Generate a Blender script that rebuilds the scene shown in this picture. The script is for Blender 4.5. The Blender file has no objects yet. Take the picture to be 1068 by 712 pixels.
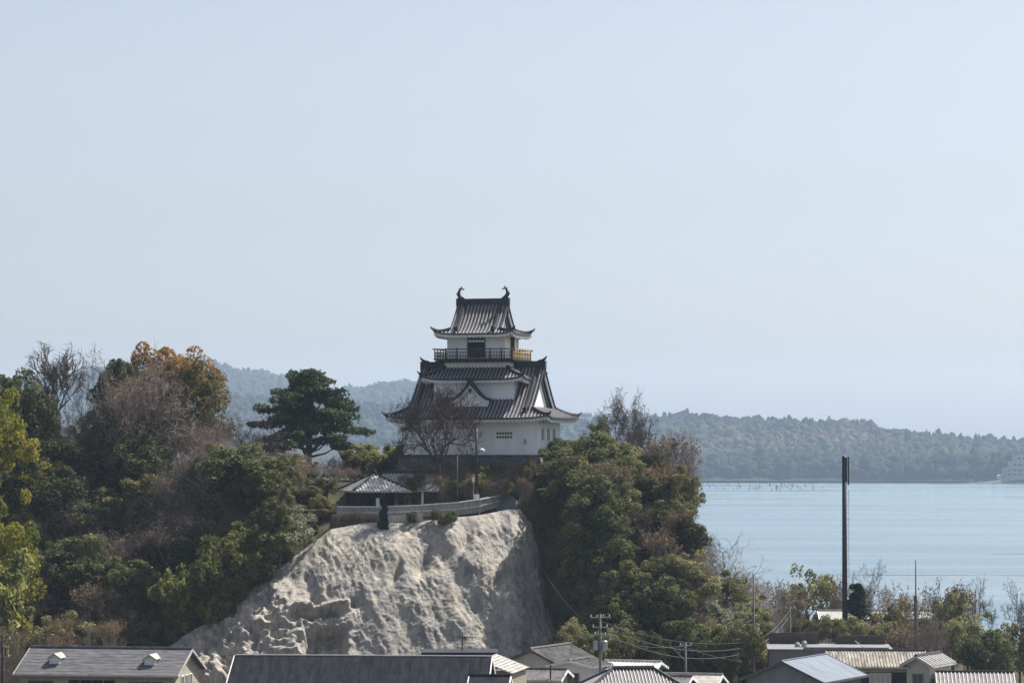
import bpy, math, random
import numpy as np
from mathutils import noise as mn, Vector, Matrix
C = bpy.context.scene
COL = C.collection
RNG = random.Random(7)
NP = np.random.default_rng(11)
R = math.radians

# ------------------------------------------------------------------ camera
K = 0.36 / 1068.0                       # tangent per photo pixel (100 mm lens)
CAM_Z = 35.0
HAZE = 0.00009
PITCH = math.atan(109 * K)
cam_d = bpy.data.cameras.new('camera'); cam = bpy.data.objects.new('camera', cam_d); COL.objects.link(cam)
cam_d.lens = 100; cam_d.sensor_width = 36; cam_d.clip_start = 1; cam_d.clip_end = 60000
cam.location = (0, 0, CAM_Z); cam.rotation_euler = (R(90) + PITCH, 0, 0)
C.camera = cam

# ------------------------------------------------------------------ sky, sun, exposure
SUN_EL, SUN_AZ = R(53), R(51)           # azimuth from +Y towards +X
w = bpy.data.worlds.new('World'); C.world = w; w.use_nodes = True
nt = w.node_tree; bg = nt.nodes['Background']
sky = nt.nodes.new('ShaderNodeTexSky'); sky.sky_type = 'NISHITA'; sky.sun_disc = False
sky.sun_elevation = SUN_EL; sky.sun_rotation = SUN_AZ
sky.altitude = 0; sky.air_density = 1.0; sky.dust_density = 1.7; sky.ozone_density = 1.5
hs = nt.nodes.new('ShaderNodeHueSaturation'); hs.inputs['Saturation'].default_value = 0.52
nt.links.new(sky.outputs[0], hs.inputs['Color']); tm = nt.nodes.new('ShaderNodeMix'); tm.data_type = 'RGBA'; tm.blend_type = 'MULTIPLY'; tm.inputs[0].default_value = 1.0
tm.inputs[7].default_value = (0.98, 0.992, 1.035, 1)
nt.links.new(hs.outputs[0], tm.inputs[6]); nt.links.new(tm.outputs[2], bg.inputs[0])
bg.inputs[1].default_value = 0.066
sd = bpy.data.lights.new('sun', 'SUN'); sd.energy = 5.0; sd.angle = R(0.55); sd.color = (1, 0.94, 0.84)
sun = bpy.data.objects.new('sun', sd); COL.objects.link(sun)
sv = Vector((math.sin(SUN_AZ) * math.cos(SUN_EL), math.cos(SUN_AZ) * math.cos(SUN_EL), math.sin(SUN_EL)))
sun.rotation_euler = sv.to_track_quat('Z', 'Y').to_euler(); sun.location = (200, 100, 300)
C.view_settings.view_transform = 'Standard'; C.view_settings.look = 'None'
C.view_settings.exposure = 0.90; C.view_settings.gamma = 1; C.view_settings.use_curve_mapping = False
cy = C.cycles
cy.use_denoising = True; cy.max_bounces = 6; cy.diffuse_bounces = 3; cy.glossy_bounces = 2
cy.transmission_bounces = 3; cy.transparent_max_bounces = 8; cy.volume_bounces = 1
cy.use_adaptive_sampling = True; cy.adaptive_threshold = 0.02
cy.caustics_reflective = False; cy.caustics_refractive = False

def P(px, py, D):
    """world point seen at photo pixel (px, py) at depth D (metres along +Y)"""
    u = (px - 534) * K; v = (356 - py) * K
    y = math.cos(PITCH) - v * math.sin(PITCH); z = math.sin(PITCH) + v * math.cos(PITCH)
    return Vector((u / y * D, D, CAM_Z + z / y * D))
CLIFF = [(150, 690, 296, 120, 4, 290), (184, 668, 299, 150, 4, 287), (238, 632, 303, 200, 4, 286), (290, 592, 306, 260, 4, 286), (345, 552, 309, 320, 4, 289),
         (380, 546, 311, 370, 4, 292), (440, 543, 312, 440, 4, 294), (500, 537, 314, 510, 4, 295), (530, 531, 316, 552, 4, 298), (549, 530, 318.5, 585, 4, 302), (566, 538, 324, 606, 4, 308), (580, 545, 334, 618, 4, 320)]
def X(px, D): return P(px, 465, D).x
def sm(t): t = min(1.0, max(0.0, t)); return t * t * (3 - 2 * t)
def interp(x, xs, ys): return float(np.interp(x, xs, ys))

# ------------------------------------------------------------------ tagging and mesh helpers
def tag(o, label=None, cat=None, group=None, kind=None):
    if label: o['label'] = label
    if cat: o['category'] = cat
    if group: o['group'] = group
    if kind: o['kind'] = kind
    return o
def empty(name, loc, rz=0.0, parent=None):
    o = bpy.data.objects.new(name, None); COL.objects.link(o); o.location = loc; o.rotation_euler = (0, 0, rz)
    o.empty_display_size = 0.5
    if parent: o.parent = parent
    return o
def np_mesh(name, verts, quads, tint=None, smooth=False, nv=4):
    m = bpy.data.meshes.new(name)
    verts = np.asarray(verts, dtype=np.float32); quads = np.asarray(quads, dtype=np.int32)
    m.vertices.add(len(verts)); m.vertices.foreach_set('co', verts.ravel())
    m.loops.add(quads.size); m.loops.foreach_set('vertex_index', quads.ravel())
    m.polygons.add(len(quads)); m.polygons.foreach_set('loop_start', np.arange(len(quads), dtype=np.int32) * nv)
    m.polygons.foreach_set('loop_total', np.full(len(quads), nv, dtype=np.int32))
    if smooth: m.polygons.foreach_set('use_smooth', np.ones(len(quads), dtype=bool))
    m.update(calc_edges=True)
    if tint is not None:
        a = m.attributes.new('tint', 'FLOAT', 'FACE'); a.data.foreach_set('value', np.asarray(tint, dtype=np.float32))
    return m
def link(name, mesh, mat, parent=None):
    o = bpy.data.objects.new(name, mesh); COL.objects.link(o)
    if mat and not mesh.materials: mesh.materials.append(mat)
    if parent: o.parent = parent
    return o

class MB:
    def __init__(s): s.v = []; s.f = []; s.mi = []; s.cur = 0
    def add(s, vs, fs):
        b = len(s.v); s.v += [tuple(v) for v in vs]; s.f += [tuple(i + b for i in f) for f in fs]; s.mi += [s.cur] * len(fs)
    def box(s, x0, x1, y0, y1, z0, z1):
        s.add([(x0, y0, z0), (x1, y0, z0), (x1, y1, z0), (x0, y1, z0), (x0, y0, z1), (x1, y0, z1), (x1, y1, z1), (x0, y1, z1)],
              [(3, 2, 1, 0), (4, 5, 6, 7), (0, 1, 5, 4), (1, 2, 6, 5), (2, 3, 7, 6), (3, 0, 4, 7)])
    def beam(s, p, q, wd, ht, up=Vector((0, 0, 1))):
        p, q = Vector(p), Vector(q); d = (q - p).normalized(); sx = d.cross(up)
        if sx.length < 1e-4: sx = Vector((1, 0, 0))
        sx.normalize(); u = sx.cross(d).normalized(); sx = sx * wd / 2; u = u * ht / 2
        s.add([p - sx - u, p + sx - u, p + sx + u, p - sx + u, q - sx - u, q + sx - u, q + sx + u, q - sx + u],
              [(3, 2, 1, 0), (4, 5, 6, 7), (0, 1, 5, 4), (1, 2, 6, 5), (2, 3, 7, 6), (3, 0, 4, 7)])
    def tube(s, pts, rad, n=6, cap=True):
        pts = [Vector(p) for p in pts]
        if not isinstance(rad, (list, tuple)): rad = [rad] * len(pts)
        rings = []; ref = None
        for i, p in enumerate(pts):
            d = (pts[min(i + 1, len(pts) - 1)] - pts[max(i - 1, 0)])
            d = d.normalized() if d.length > 1e-9 else Vector((0, 0, 1))
            if ref is None: ref = Vector((0, 0, 1)) if abs(d.z) < 0.9 else Vector((1, 0, 0))
            a = d.cross(ref); a.normalize() if a.length > 1e-6 else None
            b = d.cross(a); ref = a.cross(d)
            rings.append([p + (a * math.cos(t) + b * math.sin(t)) * rad[i] for t in [2 * math.pi * k / n for k in range(n)]])
        vs = [v for r in rings for v in r]; fs = []
        for i in range(len(pts) - 1):
            for k in range(n):
                fs.append((i * n + k, i * n + (k + 1) % n, (i + 1) * n + (k + 1) % n, (i + 1) * n + k))
        if cap: fs.append(tuple(range(n - 1, -1, -1))); fs.append(tuple((len(pts) - 1) * n + k for k in range(n)))
        s.add(vs, fs)
    def grid(s, rows, flip=False):
        n = len(rows[0]); vs = [v for r in rows for v in r]; fs = []
        for i in range(len(rows) - 1):
            for j in range(n - 1):
                q = (i * n + j, i * n + j + 1, (i + 1) * n + j + 1, (i + 1) * n + j)
                fs.append(q[::-1] if flip else q)
        s.add(vs, fs)
    def poly(s, vs): s.add(vs, [tuple(range(len(vs)))])
    def prism(s, outline, depth_vec):
        n = len(outline); a = [Vector(v) for v in outline]; b = [v + Vector(depth_vec) for v in a]
        s.add(a + b, [tuple(range(n - 1, -1, -1)), tuple(range(n, 2 * n))] + [(i, (i + 1) % n, n + (i + 1) % n, n + i) for i in range(n)])
    def build(s, name, mat, parent=None, smooth=False, rough=0):
        m = bpy.data.meshes.new(name); m.from_pydata([tuple(v) for v in s.v], [], s.f); m.update()
        if smooth: m.polygons.foreach_set('use_smooth', [True] * len(m.polygons))
        if isinstance(mat, (list, tuple)):
            for q in mat: m.materials.append(q)
            m.polygons.foreach_set('material_index', s.mi); mat = None
        return link(name, m, mat, parent)

# ------------------------------------------------------------------ materials
def mat(name, col, rough=0.8, spec=0.3, metal=0.0, vary=0.15, scale=3.0, col2=None, bump=0.0, bscale=20.0, streak=None):
    m = bpy.data.materials.new(name); m.use_nodes = True; t = m.node_tree; b = t.nodes['Principled BSDF']
    b.inputs['Roughness'].default_value = rough; b.inputs['Specular IOR Level'].default_value = spec; b.inputs['Metallic'].default_value = metal
    tc = t.nodes.new('ShaderNodeTexCoord'); n = t.nodes.new('ShaderNodeTexNoise')
    mp = t.nodes.new('ShaderNodeMapping'); t.links.new(tc.outputs['Object'], mp.inputs[0]); t.links.new(mp.outputs[0], n.inputs[0])
    if streak: mp.inputs['Scale'].default_value = streak
    n.inputs['Scale'].default_value = scale; n.inputs['Detail'].default_value = 8; n.inputs['Roughness'].default_value = 0.65
    r = t.nodes.new('ShaderNodeValToRGB'); r.color_ramp.elements[0].position = 0.32; r.color_ramp.elements[1].position = 0.68
    c2 = col2 or tuple(c * (1 - vary * 1.6) for c in col)
    r.color_ramp.elements[0].color = (*c2, 1); r.color_ramp.elements[1].color = (*[c * (1 + vary * 0.5) for c in col], 1)
    t.links.new(n.outputs[0], r.inputs[0]); t.links.new(r.outputs[0], b.inputs['Base Color'])
    if bump:
        n2 = t.nodes.new('ShaderNodeTexNoise'); n2.inputs['Scale'].default_value = bscale; n2.inputs['Detail'].default_value = 6
        t.links.new(mp.outputs[0], n2.inputs[0]); bn = t.nodes.new('ShaderNodeBump'); bn.inputs['Strength'].default_value = bump
        t.links.new(n2.outputs[0], bn.inputs['Height']); t.links.new(bn.outputs[0], b.inputs['Normal'])
    return m
def leaf_mat(name, cols, rough=0.65, trans=0.36, spec=0.10, bright=0.35):
    """tint attribute (per leaf) picks the leaf's own colour; each plant also differs a little"""
    m = bpy.data.materials.new(name); m.use_nodes = True; t = m.node_tree; b = t.nodes['Principled BSDF']
    b.inputs['Roughness'].default_value = rough; b.inputs['Specular IOR Level'].default_value = spec
    at = t.nodes.new('ShaderNodeAttribute'); at.attribute_name = 'tint'
    r = t.nodes.new('ShaderNodeValToRGB'); els = r.color_ramp.elements
    while len(els) < len(cols): els.new(0.5)
    for i, c in enumerate(cols): els[i].position = i / (len(cols) - 1); els[i].color = (*c, 1)
    t.links.new(at.outputs['Fac'], r.inputs[0])
    oi = t.nodes.new('ShaderNodeObjectInfo'); mr = t.nodes.new('ShaderNodeMapRange')
    mr.inputs['To Min'].default_value = 1 - bright; mr.inputs['To Max'].default_value = 1 + bright
    t.links.new(oi.outputs['Random'], mr.inputs['Value'])
    hv = t.nodes.new('ShaderNodeHueSaturation'); t.links.new(r.outputs[0], hv.inputs['Color']); t.links.new(mr.outputs[0], hv.inputs['Value'])
    t.links.new(hv.outputs[0], b.inputs['Base Color'])
    if trans:
        tr = t.nodes.new('ShaderNodeBsdfTranslucent'); t.links.new(hv.outputs[0], tr.inputs[0])
        mx = t.nodes.new('ShaderNodeMixShader'); mx.inputs[0].default_value = trans
        t.links.new(b.outputs[0], mx.inputs[1]); t.links.new(tr.outputs[0], mx.inputs[2])
        t.links.new(mx.outputs[0], t.nodes['Material Output'].inputs[0])
    return m
M = {}
M['plaster'] = mat('white_plaster', (0.86, 0.88, 0.91), 0.85, 0.2, vary=0.09, scale=0.5, streak=(1.5, 1.5, 0.35))
M['tile'] = mat('grey_roof_tile', (0.16, 0.155, 0.16), 0.55, 0.45, vary=0.35, scale=1.2)
M['tile_ridge'] = mat('dark_ridge_tile', (0.022, 0.026, 0.036), 0.6, 0.35, vary=0.3, scale=2)
M['tile_roll'] = mat('sunlit_roll_tile', (0.23, 0.22, 0.225), 0.48, 0.9, vary=0.25, scale=1.5)  # paler than the pans: sunlight along the rolls put into the colour
M['tile_pan'] = mat('shaded_pan_tile', (0.018, 0.024, 0.040), 0.5, 0.7, vary=0.3, scale=1.5)  # navy tone paints roof shade between the rolls into the colour
M['wood_dark'] = mat('dark_timber', (0.045, 0.04, 0.038), 0.8, 0.2, vary=0.3, scale=3)
M['wood_sunlit'] = mat('sunlit_timber', (0.42, 0.27, 0.09), 0.7, 0.25, vary=0.25, scale=3)  # sunlight on the balcony's side rails, painted as an ochre timber colour
M['void'] = mat('dark_interior', (0.012, 0.013, 0.016), 0.9, 0.1, vary=0.2)
M['stone'] = mat('dark_stone_blocks', (0.10, 0.10, 0.105), 0.9, 0.2, vary=0.4, scale=1.2, bump=0.5, bscale=3)
M['bark'] = mat('grey_bark', (0.13, 0.105, 0.09), 0.95, 0.1, vary=0.3, scale=4)
M['bark_pale'] = mat('pale_twig_bark', (0.30, 0.245, 0.205), 0.95, 0.1, vary=0.3, scale=2)
M['bark_dark'] = mat('dark_bark', (0.055, 0.045, 0.042), 0.95, 0.1, vary=0.3, scale=2)
M['concrete'] = mat('weathered_concrete', (0.40, 0.39, 0.37), 0.9, 0.2, vary=0.25, scale=1.5)
M['metal_grey'] = mat('galvanised_metal', (0.33, 0.34, 0.35), 0.5, 0.5, metal=0.5, vary=0.1)
M['mast'] = mat('dark_brown_mast_paint', (0.022, 0.022, 0.027), 0.5, 0.4, vary=0.15)
M['pole_conc'] = mat('utility_pole_concrete', (0.17, 0.165, 0.165), 0.85, 0.2, vary=0.15)
M['white_paint'] = mat('white_paint', (0.75, 0.75, 0.74), 0.5, 0.4, vary=0.06)
M['glass'] = mat('dark_window_glass', (0.03, 0.04, 0.05), 0.12, 0.6, vary=0.1)
M['wire'] = mat('pale_cable', (0.10, 0.12, 0.13), 0.8, 0.1, vary=0.05)

# ------------------------------------------------------------------ headland terrain
HX = [-2000, -140, -90, -59, -42, -30, -21, 0, 10, 18, 20.5, 24, 30, 45, 80, 2000]
HZ = [9, 16, 27, 32, 33, 30.5, 29, 29, 29, 28.0, 24, 14, 8, 6, 5, 5]
FX = [-2000, -90, -59, -40, -34, -28, -22, 0, 4.5, 8, 12, 20, 40, 60, 2000]
FOOT = [275, 278, 284, 288, 300, 303, 304, 304, 304, 292, 287, 287, 296, 300, 300]
TX = [-2000, -90, -59, -40, -30, -22, 0, 5, 9, 18, 24, 60, 2000]
TOP = [350, 350, 348, 340, 322, 319, 319, 321, 317, 318, 318, 320, 320]
CT = [P(a, b, c) for a, b, c, _, _, _ in CLIFF[1:10]]
CX = [q.x for q in CT]; CD = [q.y for q in CT]; CZ = [q.z for q in CT]
def terr(x, y):
    base = 5.0
    if y < 110: base = 5 + 25.0 * sm((85 - y) / 110.0) * (1 - sm((abs(x) - 60) / 150.0))
    H = interp(x, HX, HZ); f = interp(x, FX, FOOT); t = interp(x, TX, TOP)
    s = sm((y - f) / (t - f)) * (1 - sm((y - 372) / 55.0))
    z = base + (H - 5) * s
    # castle platform
    d = math.hypot((x + 9.0) / 13.5, (y - 331) / 12.0)
    if d < 1.6: z = max(z, 29 + 1.8 * sm((1.6 - d) / 0.6)) if y > 318 else z
    if CX[0] < x < CX[-1]:
        dt = interp(x, CX, CD); zt = interp(x, CX, CZ)
        e = sm((x - CX[0]) / 4) * sm((CX[-1] - x) / 2)
        if y < dt: z2 = max(3.5, min(z, zt - 1.0 - (dt - y) * 1.5))
        else: z2 = zt - 0.35 + (max(H, zt) - zt) * sm((y - dt) / 14.0) if y < dt + 14 else z
        z = z + (z2 - z) * e; base_n = 0.3
    n = mn.noise(Vector((x * 0.12, y * 0.12, 0))) * 0.5 + mn.noise(Vector((x * 0.4, y * 0.4, 3))) * 0.15
    if y > 440: z = 5 - 8 * sm((y - 440) / 30.0)
    return z + n * min(1.0, 0.3 + s)
xs = np.concatenate([np.linspace(-2500, -150, 24), np.arange(-140, 141, 1.2), np.linspace(150, 2500, 24)])
ys = np.concatenate([np.linspace(-300, 150, 30), np.linspace(165, 270, 10), np.arange(273, 380, 1.2), np.linspace(383, 480, 30)])
vv = [(x, y, terr(x, y)) for y in ys for x in xs]
nx = len(xs)
qq = [(j * nx + i, j * nx + i + 1, (j + 1) * nx + i + 1, (j + 1) * nx + i) for j in range(len(ys) - 1) for i in range(nx - 1)]
M['soil'] = mat('earth_and_leaf_litter', (0.085, 0.07, 0.045), 0.95, 0.1, col2=(0.03, 0.035, 0.018), scale=0.25)
tag(link('ground', np_mesh('ground', vv, qq, smooth=True), M['soil']), kind='structure')

# sea bed under the bay, one sheet to the horizon, and the water over it
sb = MB(); sb.poly([(-30000, 470, -3.2), (30000, 470, -3.2), (30000, 30000, -3.2), (-30000, 30000, -3.2)])
tag(sb.build('seabed', M['soil']), kind='structure')
wm = bpy.data.materials.new('bay_water'); wm.use_nodes = True; t = wm.node_tree; b = t.nodes['Principled BSDF']
b.inputs['Base Color'].default_value = (0.085, 0.145, 0.185, 1); b.inputs['IOR'].default_value = 1.33
tc = t.nodes.new('ShaderNodeTexCoord'); mp = t.nodes.new('ShaderNodeMapping'); mp.inputs['Scale'].default_value = (0.0035, 0.016, 1)
t.links.new(tc.outputs['Object'], mp.inputs[0])
n1 = t.nodes.new('ShaderNodeTexNoise'); n1.inputs['Scale'].default_value = 1.0; n1.inputs['Detail'].default_value = 5
t.links.new(mp.outputs[0], n1.inputs[0])
rp = t.nodes.new('ShaderNodeMapRange'); rp.inputs['From Min'].default_value = 0.4; rp.inputs['From Max'].default_value = 0.6
rp.inputs['To Min'].default_value = 0.10; rp.inputs['To Max'].default_value = 0.26; t.links.new(n1.outputs[0], rp.inputs['Value'])
t.links.new(rp.outputs[0], b.inputs['Roughness'])
n2 = t.nodes.new('ShaderNodeTexNoise'); n2.inputs['Scale'].default_value = 0.5; n2.inputs['Detail'].default_value = 4
mp2 = t.nodes.new('ShaderNodeMapping'); mp2.inputs['Scale'].default_value = (0.5, 1.3, 1)
t.links.new(tc.outputs['Object'], mp2.inputs[0]); t.links.new(mp2.outputs[0], n2.inputs[0])
bp = t.nodes.new('ShaderNodeBump'); bp.inputs['Distance'].default_value = 0.35; t.links.new(n2.outputs[0], bp.inputs['Height'])
rp2 = t.nodes.new('ShaderNodeMapRange'); rp2.inputs['From Min'].default_value = 0.38; rp2.inputs['From Max'].default_value = 0.62
rp2.inputs['To Min'].default_value = 0.45; rp2.inputs['To Max'].default_value = 1.0; t.links.new(n1.outputs[0], rp2.inputs['Value'])
n3 = t.nodes.new('ShaderNodeTexNoise'); n3.inputs['Scale'].default_value = 1.0; n3.inputs['Detail'].default_value = 6; n3.inputs['Roughness'].default_value = 0.6
mp3 = t.nodes.new('ShaderNodeMapping'); mp3.inputs['Scale'].default_value = (0.0011, 0.0085, 1); mp3.inputs['Location'].default_value = (3.1, 0.4, 0)
t.links.new(tc.outputs['Object'], mp3.inputs[0]); t.links.new(mp3.outputs[0], n3.inputs[0])
rr3 = t.nodes.new('ShaderNodeMapRange'); rr3.inputs['From Min'].default_value = 0.42; rr3.inputs['From Max'].default_value = 0.62
rr3.inputs['To Min'].default_value = 1.0; rr3.inputs['To Max'].default_value = 0.12; t.links.new(n3.outputs[0], rr3.inputs['Value'])
ml3 = t.nodes.new('ShaderNodeMath'); ml3.operation = 'MULTIPLY'; t.links.new(rp2.outputs[0], ml3.inputs[0]); t.links.new(rr3.outputs[0], ml3.inputs[1])
t.links.new(ml3.outputs[0], bp.inputs['Strength']); t.links.new(bp.outputs[0], b.inputs['Normal'])
M['water'] = wm
wb = MB(); wb.poly([(-12000, 446, 0), (12000, 446, 0), (12000, 3600, 0), (-12000, 3600, 0)])
tag(wb.build('water', wm), kind='structure')

# thin sand bars just breaking the surface
M['sand'] = mat('wet_sand', (0.15, 0.13, 0.11), 1.0, 0.02, vary=0.3, scale=0.02)
def sandbar(name, x0, x1, D, wd, seed):
    rows = [[], [], []]; n = 160
    for i in range(n + 1):
        u = i / n; x = x0 + (x1 - x0) * u
        e = sm(u / 0.08) * sm((1 - u) / 0.08)
        c = D + 9 * mn.noise(Vector((x * 0.006, seed, 0))) + 3 * mn.noise(Vector((x * 0.03, seed, 0)))
        hw = wd * max(0.0, 0.12 + 2.4 * mn.noise(Vector((x * 0.013, seed, 5))) + 0.5 * mn.noise(Vector((x * 0.09, seed, 5)))) * e + 0.02
        rows[0].append((x, c - hw, -0.06)); rows[1].append((x, c, -0.05 + min(0.16, 0.09 * hw))); rows[2].append((x, c + hw, -0.06))
    m = MB(); m.grid(rows); return tag(m.build(name, M['sand'], smooth=True), kind='structure')
sandbar('sandbar', X(840, 770), X(1250, 770), 770, 4.6, 1.0)
sandbar('sandbar', X(725, 925), X(1300, 925), 925, 6.0, 2.0)
sandbar('sandbar', X(780, 960), X(990, 960), 965, 3.0, 4.0)

# ------------------------------------------------------------------ far shore
R1X = [-900, 0, 200, 300, 400, 500, 600, 690, 720, 750, 800, 850, 890, 920, 960, 1000, 1068, 1200, 1500, 2000]
R1Y = [440, 436, 408, 414, 424, 428, 434, 433, 431, 433, 436, 439, 441, 445, 449, 453, 456, 459, 455, 462]
R2X = [-900, -300, 0, 50, 100, 150, 190, 205, 215, 240, 285, 310, 350, 380, 400, 415, 440, 500, 560, 600, 700, 1068, 2000]
R2Y = [415, 404, 401, 396, 388, 380, 376, 377, 379, 386, 392, 401, 409, 406, 402, 400, 403, 413, 428, 436, 445, 462, 455]
def zpx(py, D): return P(534, py, D).z
def far(px, D):
    f = (D - 2880.0) ; x = X(px, D)
    nz = mn.noise(Vector((x * 0.0035, D * 0.0035, 1))); nz2 = mn.noise(Vector((x * 0.012, D * 0.012, 7)))
    shore = 2900 + 60 * mn.noise(Vector((x * 0.002, 0, 3))) - (120 * sm((px - 1010) / 50.0))
    s = sm((D - shore) / 60.0)
    z = -2 + 12 * s
    h1 = zpx(interp(px, R1X, R1Y), 3700); h2 = zpx(interp(px, R2X, R2Y), 5400)
    a = sm((D - 3010) / 690.0); a = min(a, 1 - 0.7 * sm((D - 3720) / 700.0))
    z += max(0, (h1 - 22)) * a * (1 + 0.28 * nz * (1 - abs((D - 3700) / 700.0) if D < 3700 else 0)) 
    b2 = sm((D - 4200) / 1200.0)
    z = max(z, (h2 - 14) * b2 * (1 + 0.10 * nz * (1 - b2)) )
    return z + nz2 * 3 * s
PX = np.arange(-700, 1900, 10.0); DD = np.concatenate([np.arange(2700, 3800, 28.0), np.arange(3800, 5700, 60.0), [6000, 6500, 7200]])
vv = [(X(p, D), D, far(p, D)) for D in DD for p in PX]; nx = len(PX)
qq = [(j * nx + i, j * nx + i + 1, (j + 1) * nx + i + 1, (j + 1) * nx + i) for j in range(len(DD) - 1) for i in range(nx - 1)]
M['far_soil'] = mat('forest_floor', (0.022, 0.028, 0.015), 0.95, 0.1, vary=0.3, scale=0.01)
tag(link('hills', np_mesh('hills', vv, qq, smooth=True), M['far_soil']), kind='structure')

def ico(sub=1):
    import bmesh
    bm = bmesh.new(); bmesh.ops.create_icosphere(bm, subdivisions=sub, radius=1)
    v = np.array([q.co[:] for q in bm.verts]); f = np.array([[q.index for q in p.verts] for p in bm.faces]); bm.free(); return v, f
IV, IF = ico(2)
def far_wood(name, spots, rad, matl):
    """one mass of distant tree crowns: spots = (px, D, scale, tint, conifer)"""
    V, F, T = [], [], []; off = 0
    for px, D, s, tn, con in spots:
        x = X(px, D); z = far(px, D); r = rad * s
        dv = IV * (1 + NP.normal(0, 0.28, (len(IV), 1)))
        if con: dv = dv * np.array([0.55, 0.55, 1.7]) * (1 - 0.35 * IV[:, 2:3])
        else: dv = dv * np.array([1, 1, 0.95 + 0.3 * NP.random()])
        V.append(dv * r + np.array([x, D, z + r * (0.7 if not con else 1.1)])); F.append(IF + off); off += len(IV)
        T.append(np.clip(tn + NP.normal(0, 0.06, len(IF)), 0, 1))
    m = np_mesh(name, np.concatenate(V), np.concatenate(F), np.concatenate(T), nv=3)
    return tag(link(name, m, matl), kind='stuff')
M['far_leaf'] = leaf_mat('distant_canopy', [(0.006, 0.014, 0.011), (0.012, 0.022, 0.014), (0.034, 0.042, 0.022), (0.062, 0.050, 0.033)], trans=0, rough=0.9, spec=0.1, bright=0)
sp = []
def tint_at(x, D, base):
    return base + 0.32 * mn.noise(Vector((x * 0.004, D * 0.004, 9))) + 0.15 * mn.noise(Vector((x * 0.02, D * 0.02, 2)))
rows = list(np.arange(2760, 3100, 13)) + list(np.arange(3105, 3720, 22)) + [3726, 3740]
for D in rows:
    step = 5.6 if D > 3110 else 5.2
    for px in np.arange(560 if D < 3300 else 180, 1120, step * 0.9):
        p = px + NP.uniform(-5, 5); d = D + NP.uniform(-9, 9)
        if far(p, d) < 0.4: continue
        if p > 1040 and d < 2850: continue
        tn = tint_at(X(p, d), d, 0.16 if D < 3110 else (0.56 if D < 3480 else 0.22))
        q = ((p - 775) / 60.0) ** 2 + ((d - 3330) / 130.0) ** 2
        if q < 1: tn += 0.25
        q = ((p - 875) / 30.0) ** 2 + ((d - 3420) / 90.0) ** 2
        if q < 1: tn += 0.4
        con = NP.random() < (0.06 if D < 3600 else 0.16)
        sp.append((p, d, (NP.uniform(0.5, 1.0) + .5 * NP.random() ** 3) * (1.3 if D < 3110 else 1.0), tn + NP.uniform(-.05, .05), con))
for k in range(26): sp.append((NP.uniform(868, 912), 3725 + NP.uniform(0, 14), NP.uniform(1.0, 1.9), .95, False))
tag(far_wood('far_forest', sp, 5.4, M['far_leaf']), 'hazy wood covering the low hills across the bay', 'forest')
sp = []
for D in np.arange(4500, 5480, 34):
    for px in np.arange(-20, 640, 4.2):
        p = px + NP.uniform(-3, 3); d = D + NP.uniform(-14, 14)
        sp.append((p, d, NP.uniform(0.7, 1.3), tint_at(X(p, d), d, 0.4), NP.random() < 0.12))
tag(far_wood('mountain_forest', sp, 8.5, M['far_leaf']), 'blue hazy wood over the distant mountain ridge', 'forest')

# ------------------------------------------------------------------ haze: one closed box of even air
hm = bpy.data.materials.new('haze_air'); hm.use_nodes = True; t = hm.node_tree
t.nodes.remove(t.nodes['Principled BSDF']); pv = t.nodes.new('ShaderNodeVolumePrincipled')
pv.inputs['Color'].default_value = (0.60, 0.76, 1.0, 1); pv.inputs['Density'].default_value = HAZE
pv.inputs['Anisotropy'].default_value = 0.2
t.links.new(pv.outputs[0], t.nodes['Material Output'].inputs['Volume'])
hb = MB(); hb.box(-9000, 9000, -700, 9000, -4.5, 262)
tag(hb.build('haze', hm), 'thin pale haze filling the air over the bay', 'haze', kind='stuff')
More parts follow.
